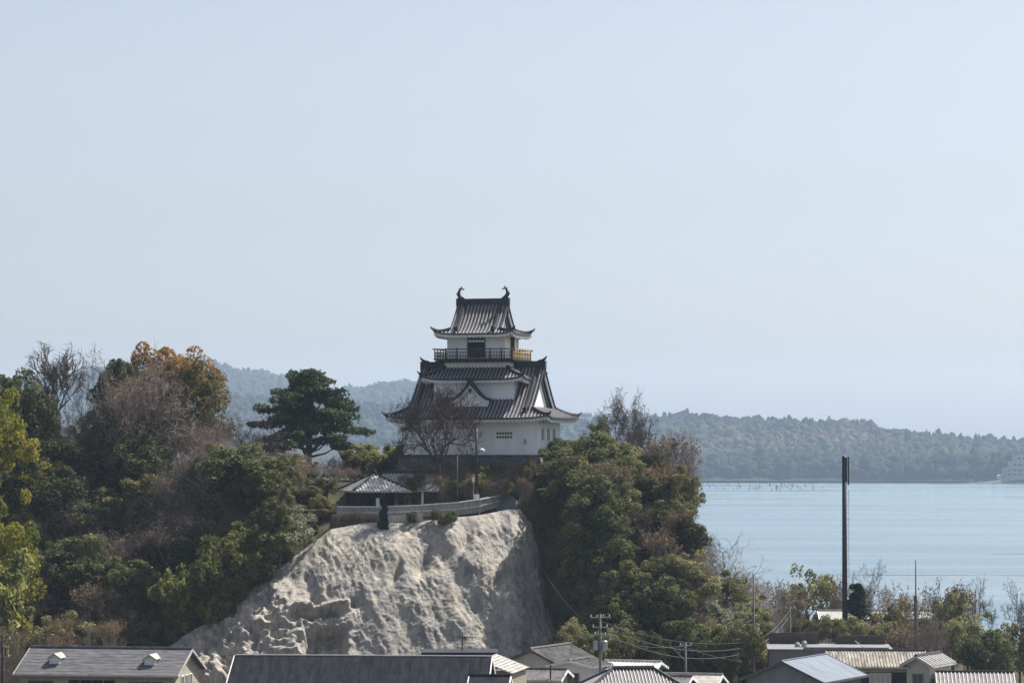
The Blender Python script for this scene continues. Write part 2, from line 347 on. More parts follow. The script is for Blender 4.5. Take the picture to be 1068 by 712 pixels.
# ------------------------------------------------------------------ hip-and-gable roofs
class Irimoya:
    """concave hip-and-gable roof; local axes of the keep, ridge along x"""
    def __init__(s, ex, ey, rx, gy, ze, zr, p=1.25, up=0.5):
        s.ex, s.ey, s.rx, s.gy, s.ze, s.zr, s.p, s.up = ex, ey, rx, gy, ze, zr, p, up
    def lift(s, x, y): return s.up * (min(1, abs(x) / s.ex) * min(1, abs(y) / s.ey)) ** 6
    def prof(s, y): return s.ze + (s.zr - s.ze) * max(0, 1 - abs(y) / s.ey) ** s.p
    def zf(s, x, y): return s.prof(y) + s.lift(x, y)
    def yh(s, x): return s.gy + max(0, abs(x) - s.rx) / (s.ex - s.rx) * (s.ey - s.gy) if abs(x) > s.rx else 0
    def xh(s, y): return s.rx + max(0, abs(y) - s.gy) / (s.ey - s.gy) * (s.ex - s.rx)
    def zs(s, x, y): return s.prof(s.gy + (abs(x) - s.rx) / (s.ex - s.rx) * (s.ey - s.gy)) + s.lift(x, y)
    def roof(s, parent, name='roof', pitch=0.44, y_from=0.0, gaps=None):
        m = MB()
        for sg in (-1, 1):
            m.cur = 0
            ys = [y_from + (s.ey - y_from) * i / 16 for i in range(17)]; rows = []
            for y in ys:
                hw = s.xh(y) if y > s.gy else s.rx
                rows.append([(hw * q / 14, sg * y, s.zf(hw * q / 14, y)) for q in range(-14, 15)])
            m.grid(rows, flip=(sg > 0))
            rows2 = []
            for i in range(9):
                x = s.rx - 0.55 + (s.ex - s.rx + 0.55) * i / 8
                xc = max(x, s.rx); yw = s.gy + (xc - s.rx) / (s.ex - s.rx) * (s.ey - s.gy)
                rows2.append([(sg * x, yw * q / 12, s.zs(xc, yw * q / 12) + (s.rx - x) * 0.5 * (x < s.rx)) for q in range(-12, 13)])
            m.grid(rows2, flip=(sg < 0))
            m.cur = 1
            nr = int(s.ex / pitch)
            for i in range(-nr, nr + 1):
                x = i * pitch; y0 = max(s.yh(x), y_from)
                pts = [(x, sg * (y0 + (s.ey + 0.03 - y0) * k / 7), s.zf(x, min(s.ey, y0 + (s.ey - y0) * k / 7)) + 0.03) for k in range(8)]
                m.tube(pts, 0.10, 6)
            nr = int(s.ey / pitch)
            for i in range(-nr, nr + 1):
                y = i * pitch; x0 = s.xh(y)
                pts = [(sg * (x0 + (s.ex + 0.03 - x0) * k / 4), y, s.zs(x0 + (s.ex - x0) * k / 4, y) + 0.03) for k in range(5)]
                m.tube(pts, 0.10, 6)
        return m.build(name, [M['tile_pan'], M['tile_roll']], parent)
    def eave(s, parent, wx, wy, name='eave'):
        """white plastered underside with dark tile edge and rafter ends"""
        m = MB(); N = 20
        for a, b, sgn in (('x', -1, 1), ('x', 1, 1), ('y', -1, 1), ('y', 1, 1)):
            top, low, ins, bot = [], [], [], []
            for i in range(N + 1):
                q = -1 + 2 * i / N
                if a == 'x': x, y, wxx, wyy = q * s.ex, b * s.ey, q * wx, b * wy
                else: x, y, wxx, wyy = b * s.ex, q * s.ey, b * wx, q * wy
                z = s.ze + s.lift(x, y); f = 0.97
                top.append((x, y, z + 0.02)); low.append((x, y, z - 0.14)); ins.append((x * f, y * f, z - 0.14)); bot.append((x * f, y * f, z - 0.36))
                low[-1] = (x, y, z - 0.14)
            wall = []
            for i in range(N + 1):
                q = -1 + 2 * i / N
                wall.append((q * wx, b * wy, s.ze + 0.05) if a == 'x' else (b * wx, q * wy, s.ze + 0.05))
            m.cur = 0; m.grid([top, low]); m.grid([low, ins])
            m.cur = 1; m.grid([ins, bot]); m.grid([bot, wall])
            m.cur = 1
            L = s.ex if a == 'x' else s.ey; n = int(L / 0.42)
            for i in range(-n, n + 1):
                c = i * 0.42
                if a == 'x':
                    z = s.ze + s.lift(c, s.ey) - 0.42
                    m.beam((c, b * s.ey * 0.985, z), (c * wx / s.ex, b * wy, s.ze - 0.12), 0.14, 0.16)
                else:
                    z = s.ze + s.lift(s.ex, c) - 0.42
                    m.beam((b * s.ex * 0.985, c, z), (b * wx, c * wy / s.ey, s.ze - 0.12), 0.14, 0.16)
        return m.build(name, [M['tile_ridge'], M['plaster']], parent)
    def ridges(s, parent, name='ridge', rh=0.55):
        m = MB()
        m.box(-s.rx - 0.1, s.rx + 0.1, -0.19, 0.19, s.zr - 0.1, s.zr + rh)
        m.tube([(-s.rx - 0.2, 0, s.zr + rh + .05), (s.rx + 0.2, 0, s.zr + rh + .05)], 0.13, 6)
        for a in (-1, 1):
            # end tile of the main ridge
            m.box(a * (s.rx + .1) - .12, a * (s.rx + .1) + .12, -0.34, 0.34, s.zr - .25, s.zr + rh + .18)
            for b in (-1, 1):
                x = a * (s.rx - 0.75)
                pts = [(x, b * (0.2 + (s.gy * 1.13 - 0.2) * k / 8), s.prof(0.2 + (s.gy * 1.13 - 0.2) * k / 8) + 0.17) for k in range(9)]
                m.tube(pts, 0.2, 6); e = pts[-1]
                m.box(e[0] - .22, e[0] + .22, e[1] - .18, e[1] + .18, e[2] - .15, e[2] + .42)
                hp = []
                for k in range(9):
                    q = k / 8; xx = s.rx + (s.ex - s.rx) * q; yy = s.gy + (s.ey - s.gy) * q
                    hp.append((a * xx, b * yy, s.zs(xx, yy) + 0.14))
                l = hp[-1]
                hp.append((l[0] + a * .18, l[1] + b * .14, l[2] + .12)); hp.append((l[0] + a * .30, l[1] + b * .24, l[2] + .32))
                m.tube(hp, [0.19] * 8 + [0.17, 0.12, 0.04], 6)
                # verge tiles beyond the descending ridge
                vp = [(a * (s.rx + 0.05), b * s.gy * k / 8, s.prof(s.gy * k / 8) + 0.06) for k in range(9)]
                m.tube(vp, 0.11, 6)
        return m.build(name, M['tile_ridge'], parent)
    def gable(s, parent, side, name='gable'):
        g = MB(); x = side * (s.rx - 0.55); pts = []
        zb = s.prof(s.gy)
        for k in range(-10, 11):
            y = s.gy * 0.97 * k / 10; pts.append((x, y, s.prof(y) - 0.16))
        g.prism(pts + [(x, s.gy * 0.97, zb - 0.3), (x, -s.gy * 0.97, zb - 0.3)], (-side * 0.25, 0, 0))
        o = g.build(name, M['plaster'], parent)
        for b in (-1, 1):
            bb = MB(); o1, o2 = [], []
            for k in range(9):
                y = s.gy * 1.0 * k / 8
                o1.append((side * (s.rx + 0.0), b * y, s.prof(y) - 0.03)); o2.append((side * (s.rx + 0.0), b * max(0, y - .05), s.prof(y) - 0.50))
            bb.prism(o1 + o2[::-1], (-side * 0.13, 0, 0)); bb.build('bargeboard', M['plaster'], o)
            # slim dark moulding on the gable wall under the boards
            mm = MB(); xx = side * (s.rx - 0.52)
            mm.tube([(xx, b * s.gy * k / 8 * .86, s.prof(s.gy * k / 8 * .9) - 0.98) for k in range(9)], 0.11, 5); mm.build('moulding', M['tile_ridge'], o)
        pd = MB(); pd.prism([(side * (s.rx + .02), -.28, s.zr - .45), (side * (s.rx + .02), .28, s.zr - .45), (side * (s.rx + .02), .2, s.zr - .95), (side * (s.rx + .02), 0, s.zr - 1.25), (side * (s.rx + .02), -.2, s.zr - .95)], (side * .1, 0, 0))
        pd.build('pendant', M['wood_dark'], o)
        return o

M['shutter'] = mat('pale_grey_shutter', (0.42, 0.44, 0.47), 0.8, 0.2)
YAW = R(-15)
KB = P(503.8, 475, 330); KB.z = 33.9
keep = empty('castle_keep', KB, YAW)
tag(keep, 'white three-storey Japanese castle keep with dark tiled curved roofs on the hilltop', 'castle')

# storey 1
W1x, W1y = 7.9, 5.35
m = MB(); m.box(-W1x, W1x, -W1y, W1y, 0, 4.5); wall1 = m.build('wall', M['plaster'], keep)
m = MB(); m.box(-W1x - .06, W1x + .06, -W1y - .06, W1y + .06, -0.25, 0.12); m.build('sill_beam', M['stone'], keep)
big = Irimoya(9.7, 7.1, 7.3, 5.3, 4.25, 10.2, 1.22, 0.38)
big.roof(keep); big.eave(keep, W1x, W1y); big.ridges(keep); big.gable(keep, 1); big.gable(keep, -1)
# upturned ends of the big ridge
for a in (-1, 1):
    m = MB(); m.tube([(a * 6.6, 0, 10.85), (a * 7.1, 0, 10.95), (a * 7.45, 0, 11.2), (a * 7.65, 0, 11.5)], [.2, .2, .14, .04], 6); m.build('ridge_ornament', M['tile_ridge'], keep)
# white body between big roof and tower: storey 2, wider than the tower
m = MB(); m.box(-4.75, 4.75, -4.0, 4.0, 5.6, 8.95); m.build('wall', M['plaster'], keep)
m = MB(); m.box(-3.75, 3.75, -2.95, 2.95, 8.9, 11.0); m.build('wall', M['plaster'], keep)
# skirt roof round the tower foot
class Skirt(Irimoya):
    pass
sk = Skirt(6.15, 4.95, 3.7, 2.9, 8.75, 10.1, 1.0, 0.45)
def skirt(s, parent, zt, pitch=0.44):
    m = MB()
    def z(d, lf): return zt + (s.ze - zt) * (d ** 0.85) + lf
    for sg in (-1, 1):
        for ax in (0, 1):
            rows = []; m.cur = 0
            for i in range(9):
                d = i / 8; hx = s.rx + (s.ex - s.rx) * d; hy = s.gy + (s.ey - s.gy) * d; r = []
                for q in range(-12, 13):
                    if ax == 0: x, y = hx * q / 12, sg * hy
                    else: x, y = sg * hx, hy * q / 12
                    r.append((x, y, z(d, s.lift(x, y))))
                rows.append(r)
            m.grid(rows, flip=(sg > 0) ^ (ax == 1)); m.cur = 1
            L = s.ex if ax == 0 else s.ey; l0 = s.rx if ax == 0 else s.gy; n = int(L / pitch)
            for i in range(-n, n + 1):
                c = i * pitch; d0 = max(0, (abs(c) - l0) / (L - l0)); pts = []
                for k in range(5):
                    d = d0 + (1 - d0) * k / 4; hx = s.rx + (s.ex - s.rx) * d; hy = s.gy + (s.ey - s.gy) * d
                    x, y = (c, sg * hy) if ax == 0 else (sg * hx, c)
                    pts.append((x, y, z(d, s.lift(x, y)) + 0.03))
                m.tube(pts, 0.10, 6)
    r = m.build('roof', [M['tile_pan'], M['tile_roll']], parent)
    for a in (-1, 1):
        for b in (-1, 1):
            hp = []; m = MB()
            for k in range(7):
                d = k / 6; x = a * (s.rx + (s.ex - s.rx) * d); y = b * (s.gy + (s.ey - s.gy) * d); hp.append((x, y, z(d, s.lift(x, y)) + .13))
            l = hp[-1]; hp.append((l[0] + a * .3, l[1] + b * .25, l[2] + .4))
            m.tube(hp, [.17] * 6 + [.14, .04], 6); m.build('hip_ridge', M['tile_ridge'], parent)
    return r
skirt(sk, keep, 10.15); sk.eave(keep, 4.75, 4.0)

# small curved gable on the front of the lower roof
def dormer(parent):
    def pf(a): a = abs(a) / 2.3; return 8.35 - 2.15 * (1 - (1 - min(1, a)) ** 1.45) + 0.22 * a ** 4
    rows = []
    for y in (-5.55, -3.9):
        rows.append([(2.3 * q / 12, y, pf(2.3 * q / 12)) for q in range(-12, 13)])
    m = MB(); m.grid(rows, flip=True)
    m.cur = 1
    for j in range(5):
        y = -5.45 + j * 0.38; m.tube([(2.3 * q / 12, y, pf(2.3 * q / 12) + .02) for q in range(-12, 13)], .08, 5)
    o = m.build('gable_roof', [M['tile_pan'], M['tile_ridge']], parent)
    m = MB(); m.tube([(2.36 * q / 12, -5.6, pf(2.3 * q / 12) + .03) for q in range(-12, 13)], .17, 6); m.tube([(0, -5.7, 8.5), (0, -3.9, 8.5)], .2, 6)
    m.box(-.3, .3, -5.85, -5.6, 8.15, 8.85); m.build('ridge', M['tile_ridge'], o)
    up = [(2.2 * q / 10, -5.5, pf(2.2 * q / 10) - .12) for q in range(-10, 11)]
    lo = [(2.2 * q / 10, -5.5, pf(2.2 * q / 10) - .52 - .1 * (1 - abs(q) / 10)) for q in range(-10, 11)]
    m = MB()
    for i in range(20):
        m.add([up[i], up[i + 1], lo[i + 1], lo[i]] + [(p[0], p[1] + .14, p[2]) for p in (up[i], up[i + 1], lo[i + 1], lo[i])],
              [(3, 2, 1, 0), (4, 5, 6, 7), (0, 1, 5, 4), (2, 3, 7, 6)])
    m.build('bargeboard', M['plaster'], o)
    m = MB(); m.prism([(1.95 * q / 10, -5.1, pf(2.1 * q / 10) - .3) for q in range(-10, 11)] + [(1.95, -5.1, 5.6), (-1.95, -5.1, 5.6)], (0, .2, 0)); m.build('gable_wall', M['plaster'], o)
    m = MB(); m.prism([(-.2, -5.62, 7.65), (.2, -5.62, 7.65), (.12, -5.62, 7.3), (0, -5.62, 7.1), (-.12, -5.62, 7.3)], (0, .1, 0)); m.build('pendant', M['wood_dark'], o)
dormer(keep)

# tower storey, balcony, top roof
TB = 11.0; Tx, Ty = 3.4, 2.85
m = MB(); m.box(-Tx, Tx, -Ty, Ty, TB, 14.25); m.build('wall', M['plaster'], keep)
for a in (-1, 1):
    for b in (-1, 1):
        m = MB(); m.box(a * Tx - .09, a * Tx + .09, b * Ty - .09, b * Ty + .09, TB, 14.0); m.build('corner_post', M['plaster'], keep)
bx, by = 4.72, 4.25
m = MB(); m.box(-bx, bx, -by, by, TB - .04, TB + .14)
for i in range(-4, 5):
    m.box(i * 1.05 - .1, i * 1.05 + .1, -by - .08, by + .08, TB - .28, TB - .05)
for i in range(-3, 4):
    m.box(-bx - .08, bx + .08, i * 1.1 - .1, i * 1.1 + .1, TB - .26, TB - .07)
bal = m.build('balcony', M['wood_dark'], keep)
def rail_side(p, q, matl, nm='railing'):
    m = MB(); p, q = Vector(p), Vector(q); L = (q - p).length; d = (q - p) / L
    for z, h in ((1.08, .11), (.74, .07), (.3, .07)): m.beam(p - d * (.3 if z > 1 else 0) + Vector((0, 0, z)), q + d * (.3 if z > 1 else 0) + Vector((0, 0, z)), .1, h)
    n = int(L / 1.17)
    for i in range(n + 1): a = p.lerp(q, i / n); m.beam(a, a + Vector((0, 0, 1.2)), .11, .11, up=Vector((0, 1, 0)))
    n = int(L / .3)
    for i in range(n + 1): a = p.lerp(q, i / n); m.beam(a, a + Vector((0, 0, .76)), .05, .05, up=Vector((0, 1, 0)))
    m.build(nm, matl, bal)
z0 = TB + .14
rail_side((-bx + .1, -by + .1, z0), (bx - .1, -by + .1, z0), M['wood_dark'])
rail_side((-bx + .1, by - .1, z0), (bx - .1, by - .1, z0), M['wood_dark'])
rail_side((bx - .1, -by + .1, z0), (bx - .1, by - .1, z0), M['wood_sunlit'])  # side rails carry the painted sunlight, front and back stay dark
rail_side((-bx + .1, -by + .1, z0), (-bx + .1, by - .1, z0), M['wood_sunlit'])
def opening(x0, x1, y, z0, z1, face, parent=keep, bar=True):
    """dark opening with frame standing on the wall; face 'f' front (y fixed) or 's' right side (x fixed = y arg)"""
    def bxx(m, a0, a1, d0, d1, c0, c1):
        if face == 'f': m.box(a0, a1, y - d1, y - d0, c0, c1)
        else: m.box(y + d0, y + d1, a0, a1, c0, c1)
    m = MB(); bxx(m, x0, x1, .0, .03, z0, z1); w = m.build('window', M['void'], parent)
    m = MB(); t = .1
    bxx(m, x0 - t, x0, 0, .09, z0 - t, z1 + t); bxx(m, x1, x1 + t, 0, .09, z0 - t, z1 + t); bxx(m, x0, x1, 0, .09, z1, z1 + t); bxx(m, x0, x1, 0, .12, z0 - t, z0)
    m.build('frame', M['wood_dark'], w)
    return w, bxx
w_, bxx = opening(-.98, .98, -Ty, TB + .4, 13.9, 'f')
m = MB(); bxx(m, -.97, .97, .03, .14, 13.05, 13.28); m.build('lintel', M['plaster'], w_)
m = MB(); bxx(m, -.97, .97, .04, .1, TB + .4, TB + 1.45); m.build('panel', M['wood_dark'], w_)
w_, bxx = opening(-.3, 1.0, Tx, TB + .4, 13.9, 's')
for i in range(3):
    w_, bxx = opening(-3.4 + 2.6 * i, -2.7 + 2.6 * i, W1x, 1.9, 3.0, 's'); w_.data.materials[0] = M['shutter']; w_.children[0].data.materials[0] = M['shutter']
# square air vents, two rows of six
for i in range(6):
    for j in range(2):
        m = MB(); m.box(3.1 + i * .32, 3.32 + i * .32, -W1y - .03, -W1y + .05, 2.0 + j * .42, 2.26 + j * .42); m.build('vent', M['wood_dark'], keep)
m = MB(); m.box(6.3, 6.6, -W1y - .03, -W1y, 1.3, 1.9); m.build('vent', M['metal_grey'], keep)
top = Irimoya(4.75, 4.3, 2.95, 3.3, 13.98, 17.55, 1.35, 0.42)
top.roof(keep, pitch=0.42); top.eave(keep, Tx, Ty); top.ridges(keep, rh=.5); top.gable(keep, 1); top.gable(keep, -1)
def shachi(a):
    m = MB(); x0 = a * 2.75; z = 18.05
    m.box(x0 - .3, x0 + .3, -.24, .24, z - .1, z + .25)
    pts = [(x0 - a * .30, 0, z + .22), (x0, 0, z + .32), (x0 + a * .18, 0, z + .62), (x0 + a * .17, 0, z + .95), (x0 + a * .02, 0, z + 1.22), (x0 - a * .16, 0, z + 1.38)]
    m.tube(pts, [.17, .27, .24, .18, .12, .08], 8)
    for pr in ([(-.12, 1.28), (-.52, 1.36), (-.36, 1.14)], [(-.1, 1.3), (-.02, 1.62), (-.32, 1.45)], [(.3, .5), (.52, .72), (.26, .95)], [(.05, 1.1), (.26, 1.42), (-.05, 1.35)], [(-.3, .1), (-.55, .2), (-.3, .4)]):
        m.prism([(x0 + a * u, -.05, z + v) for u, v in pr], (0, .1, 0))
    m.build('fish_ornament', M['tile_ridge'], keep, smooth=False)
shachi(1); shachi(-1)

# stone platform under the keep
st = empty('stone_base', KB, YAW)
tag(st, 'dark stone block platform directly under the white castle keep', 'stone base')
m = MB(); rows = []
for k in range(5):
    q = k / 4; e = 2.6 * (1 - q) ** 1.5
    hx, hy = 8.3 + e, 5.8 + e; z = -4.6 + 4.4 * q
    loop = []
    for (ax, ay, bx_, by_) in ((-hx, -hy, hx, -hy), (hx, -hy, hx, hy), (hx, hy, -hx, hy), (-hx, hy, -hx, -hy)):
        for i in range(24): loop.append((ax + (bx_ - ax) * i / 24, ay + (by_ - ay) * i / 24, z))
    loop.append(loop[0]); rows.append(loop)
m.grid(rows); m.poly([(-8.3, -5.8, -.2), (8.3, -5.8, -.2), (8.3, 5.8, -.2), (-8.3, 5.8, -.2)])
def stone_mat():
    m = bpy.data.materials.new('stone_wall_blocks'); m.use_nodes = True; t = m.node_tree; b = t.nodes['Principled BSDF']; b.inputs['Roughness'].default_value = .9
    tc = t.nodes.new('ShaderNodeTexCoord'); v = t.nodes.new('ShaderNodeTexVoronoi'); v.inputs['Scale'].default_value = 1.6
    mp = t.nodes.new('ShaderNodeMapping'); mp.inputs['Scale'].default_value = (1, 1, 1.5); t.links.new(tc.outputs['Object'], mp.inputs[0]); t.links.new(mp.outputs[0], v.inputs[0])
    r = t.nodes.new('ShaderNodeValToRGB'); r.color_ramp.elements[0].color = (.05, .05, .055, 1); r.color_ramp.elements[1].color = (.17, .165, .16, 1)
    t.links.new(v.outputs['Color'], r.inputs[0]); t.links.new(r.outputs[0], b.inputs['Base Color'])
    v2 = t.nodes.new('ShaderNodeTexVoronoi'); v2.feature = 'DISTANCE_TO_EDGE'; v2.inputs['Scale'].default_value = 1.6; t.links.new(mp.outputs[0], v2.inputs[0])
    bp = t.nodes.new('ShaderNodeBump'); bp.inputs['Strength'].default_value = .9; bp.inputs['Distance'].default_value = .4; t.links.new(v2.outputs[0], bp.inputs['Height']); t.links.new(bp.outputs[0], b.inputs['Normal'])
    return m
m.build('stone_body', stone_mat(), st)

# ------------------------------------------------------------------ bare sprayed rock face
def cliff():
    # u along the face; each station: top (px, py, D) and foot (px, z, D)
    st = CLIFF
    NU, NV = 520, 260; us = np.linspace(0, len(st) - 1, NU); idx = np.arange(len(st))
    # smooth station values
    tp = np.array([list(P(a, b, c)) for a, b, c, _, _, _ in st]); bt = np.array([[X(d, f), f, e] for _, _, _, d, e, f in st])
    def sm_i(arr, u):
        i = int(min(len(arr) - 2, math.floor(u))); f = u - i; f = f * f * (3 - 2 * f) * .5 + f * .5
        return arr[i] * (1 - f) + arr[i + 1] * f
    V = []
    for j in range(NV):
        v = j / (NV - 1)
        for u in us:
            a = sm_i(tp, u); b = sm_i(bt, u)
            # rounded lip, then a steep face easing out at the foot
            h = 1 - (1 - v) ** 1.0
            out = v ** 0.9
            if v < .08: out *= .8 + 2.5 * v
            p = np.array([a[0] + (b[0] - a[0]) * out, a[1] + (b[1] - a[1]) * (v ** .85), a[2] + (b[2] - a[2]) * h])
            V.append(p)
    V = np.array(V).reshape(NV, NU, 3)
    du = np.gradient(V, axis=1); dv = np.gradient(V, axis=0); n = np.cross(dv, du); n /= np.linalg.norm(n, axis=2, keepdims=True) + 1e-9
    if n[NV // 2, NU // 2, 1] > 0: n = -n
    D = np.zeros((NV, NU))
    for j in range(NV):
        vv_ = j / (NV - 1)
        for i in range(NU):
            x, y, z = V[j, i]
            # slanting runnels: sheared coordinates make streaks fall down and to the left
            s_ = x * 1.0 + (z - 20) * 0.42
            q = Vector((s_ * .30, y * .05, z * .11)); a = mn.noise(q)
            r1 = 1 - abs(mn.noise(Vector((s_ * .55 + 9, y * .1, z * .17))) * 2.0)
            r2 = 1 - abs(mn.noise(Vector((s_ * 1.3, 4, z * .5))) * 2)
            f3 = mn.noise(Vector((s_ * 2.2, 7, z * 1.4))); f4 = mn.noise(Vector((x * 5.0, 2, z * 4.0)))
            d = 1.1 * a + .14 * r1 + .09 * r2 + .12 * f3 + .08 * f4 + .08 * abs(mn.noise(Vector((s_ * 3.1, 8, z * 2.6)))) + .45 * .7 * mn.noise(Vector((x * .5, 12, z * .45)))
            px = 534 + x / (K * y)
            # broken ledges and hollows at the lower left
            lw = sm((400 - px) / 90) * sm((21 - z) / 6)
            if lw > 0:
                c1 = mn.noise(Vector((x * .33, 1, z * .55 + 3))); c2 = mn.noise(Vector((x * .8, 5, z * 1.6)))
                d += lw * (.7 * (sm(c1 * 5 + .5) - .5) + .5 * (sm(c2 * 5 + .5) - .5) + .35 * mn.noise(Vector((x * 1.8, 5, z * 3.0))))
            e = min(1, vv_ * 10 + .12)
            D[j, i] = d * e
    # square hollow and the long ledge over it
    Xc, Zc = V[:, :, 0], V[:, :, 2]
    pxs = 534 + Xc / (K * V[:, :, 1]); pys = 465 - (Zc - 35) / (K * V[:, :, 1])
    def soft(t): return np.clip(t, 0, 1) ** 2 * (3 - 2 * np.clip(t, 0, 1))
    hol = soft((pxs - 316) / 8) * soft((366 - pxs) / 8) * soft((pys - 652 + (pxs - 330) * .05) / 5); D -= 2.0 * hol
    led = soft((pxs - 298) / 14) * soft((360 - pxs) / 10) * np.exp(-((pys - 641 + (pxs - 330) * .12) / 3.0) ** 2); D -= 1.6 * led
    led = soft((pxs - 298) / 14) * soft((368 - pxs) / 10) * np.exp(-((pys - 634 + (pxs - 330) * .12) / 3.5) ** 2); D += 1.0 * led
    for (cx_, cy_, rx_, ry_, dp) in ((442, 588, 8, 14, 1.3), (520, 607, 6, 7, 1.0), (484, 568, 7, 15, 1.0), (413, 600, 4, 12, .9), (372, 628, 6, 5, .9)):
        D -= dp * np.exp(-(((pxs - cx_) + (pys - cy_) * .4) / rx_) ** 2 - ((pys - cy_) / ry_) ** 2)
    V2 = V + n * D[:, :, None]
    jj, ii = np.meshgrid(np.arange(NV - 1), np.arange(NU - 1), indexing='ij'); a = jj * NU + ii
    F = np.stack([a, a + 1, a + NU + 1, a + NU], -1).reshape(-1, 4)[:, ::-1]
    m = bpy.data.materials.new('sprayed_rock'); m.use_nodes = True; t = m.node_tree; b = t.nodes['Principled BSDF']; b.inputs['Roughness'].default_value = .95; b.inputs['Specular IOR Level'].default_value = .15
    tc = t.nodes.new('ShaderNodeTexCoord')
    def nz(sc, scale, det=8, off=0):
        mp = t.nodes.new('ShaderNodeMapping'); mp.inputs['Scale'].default_value = sc; mp.inputs['Rotation'].default_value = (0, R(-22), 0); mp.inputs['Location'].default_value = (off, 0, 0)
        t.links.new(tc.outputs['Object'], mp.inputs[0]); q = t.nodes.new('ShaderNodeTexNoise'); q.inputs['Scale'].default_value = scale; q.inputs['Detail'].default_value = det; q.inputs['Roughness'].default_value = .7
        t.links.new(mp.outputs[0], q.inputs[0]); return q.outputs[0]
    r = t.nodes.new('ShaderNodeValToRGB'); e = r.color_ramp.elements
    e[0].position = .30; e[0].color = (.16, .16, .17, 1); e[1].position = .72; e[1].color = (.49, .455, .395, 1); k = e.new(.44); k.color = (.345, .335, .315, 1); k = e.new(.58); k.color = (.42, .39, .34, 1)
    t.links.new(nz((1, 1, .35), .35), r.inputs[0])
    r2 = t.nodes.new('ShaderNodeValToRGB'); r2.color_ramp.elements[0].position = .38; r2.color_ramp.elements[1].position = .6; r2.color_ramp.elements[0].color = (.62, .62, .66, 1); r2.color_ramp.elements[1].color = (1.08, 1.05, 1, 1)
    t.links.new(nz((1, 1, .25), 1.4, 8, 30), r2.inputs[0])
    mx = t.nodes.new('ShaderNodeMix'); mx.data_type = 'RGBA'; mx.blend_type = 'MULTIPLY'; mx.inputs[0].default_value = .8
    t.links.new(r.outputs[0], mx.inputs[6]); t.links.new(r2.outputs[0], mx.inputs[7]); t.links.new(mx.outputs[2], b.inputs['Base Color'])
    r3 = t.nodes.new('ShaderNodeValToRGB'); r3.color_ramp.elements[0].position = .36; r3.color_ramp.elements[1].position = .52
    r3.color_ramp.elements[0].color = (.42, .43, .45, 1); r3.color_ramp.elements[1].color = (1, 1, 1, 1); t.links.new(nz((1.6, 1.6, .14), .9, 10, 70), r3.inputs[0])
    mx2 = t.nodes.new('ShaderNodeMix'); mx2.data_type = 'RGBA'; mx2.blend_type = 'MULTIPLY'; mx2.inputs[0].default_value = .7
    t.links.new(mx.outputs[2], mx2.inputs[6]); t.links.new(r3.outputs[0], mx2.inputs[7]); t.links.new(mx2.outputs[2], b.inputs['Base Color'])
    bp = t.nodes.new('ShaderNodeBump'); bp.inputs['Strength'].default_value = .8; bp.inputs['Distance'].default_value = .16; t.links.new(nz((1, 1, .7), 2.2, 12), bp.inputs['Height']); t.links.new(bp.outputs[0], b.inputs['Normal'])
    o = link('cliff', np_mesh('cliff', V2.reshape(-1, 3), F, smooth=True), m)
    tag(o, kind='structure')
cliff()
# ------------------------------------------------------------------ plants
def leafquads(cent, rad, n, size, up=0.25, flat=1.0, shell=(0.72, 1.06), elong=1.5, droop=0.0, tilt=0.7, tint_c=None, tint_j=0.14):
    """leaf-sized faces spread over clumps; cent (k,3), rad (k,)"""
    k = len(cent); N = k * n
    d = NP.normal(size=(N, 3)); d /= np.linalg.norm(d, axis=1, keepdims=True)
    d[:, 2] = d[:, 2] * 0.9 + up; d /= np.linalg.norm(d, axis=1, keepdims=True)
    c = np.repeat(cent, n, axis=0); r = np.repeat(rad, n)[:, None]
    rr = NP.uniform(shell[0], shell[1], (N, 1)) ** 0.8
    p = c + d * r * rr * np.array([1, 1, flat])
    nr = d + NP.normal(0, tilt, (N, 3)); nr /= np.linalg.norm(nr, axis=1, keepdims=True)
    t = np.cross(nr, NP.normal(size=(N, 3))); t /= np.linalg.norm(t, axis=1, keepdims=True) + 1e-9
    if droop: t[:, 2] -= droop; t /= np.linalg.norm(t, axis=1, keepdims=True)
    b = np.cross(nr, t); b /= np.linalg.norm(b, axis=1, keepdims=True) + 1e-9
    s = size * NP.uniform(0.6, 1.35, (N, 1)); a = t * s * elong / 2; q = b * s / 2
    v = np.stack([p - a, p + q * .9 - a * .1, p + a, p - q * .9 + a * .1], 1).reshape(-1, 3)
    f = np.arange(N * 4).reshape(-1, 4)
    tc = (NP.uniform(0.15, 0.85, k) if tint_c is None else tint_c)
    tn = np.clip(np.repeat(tc, n) + NP.normal(0, tint_j, N), 0, 1)
    return v, f, tn
def rdir(rng, spread):
    a = rng.uniform(0, 2 * math.pi); return Vector((math.cos(a) * spread, math.sin(a) * spread, 1)).normalized()
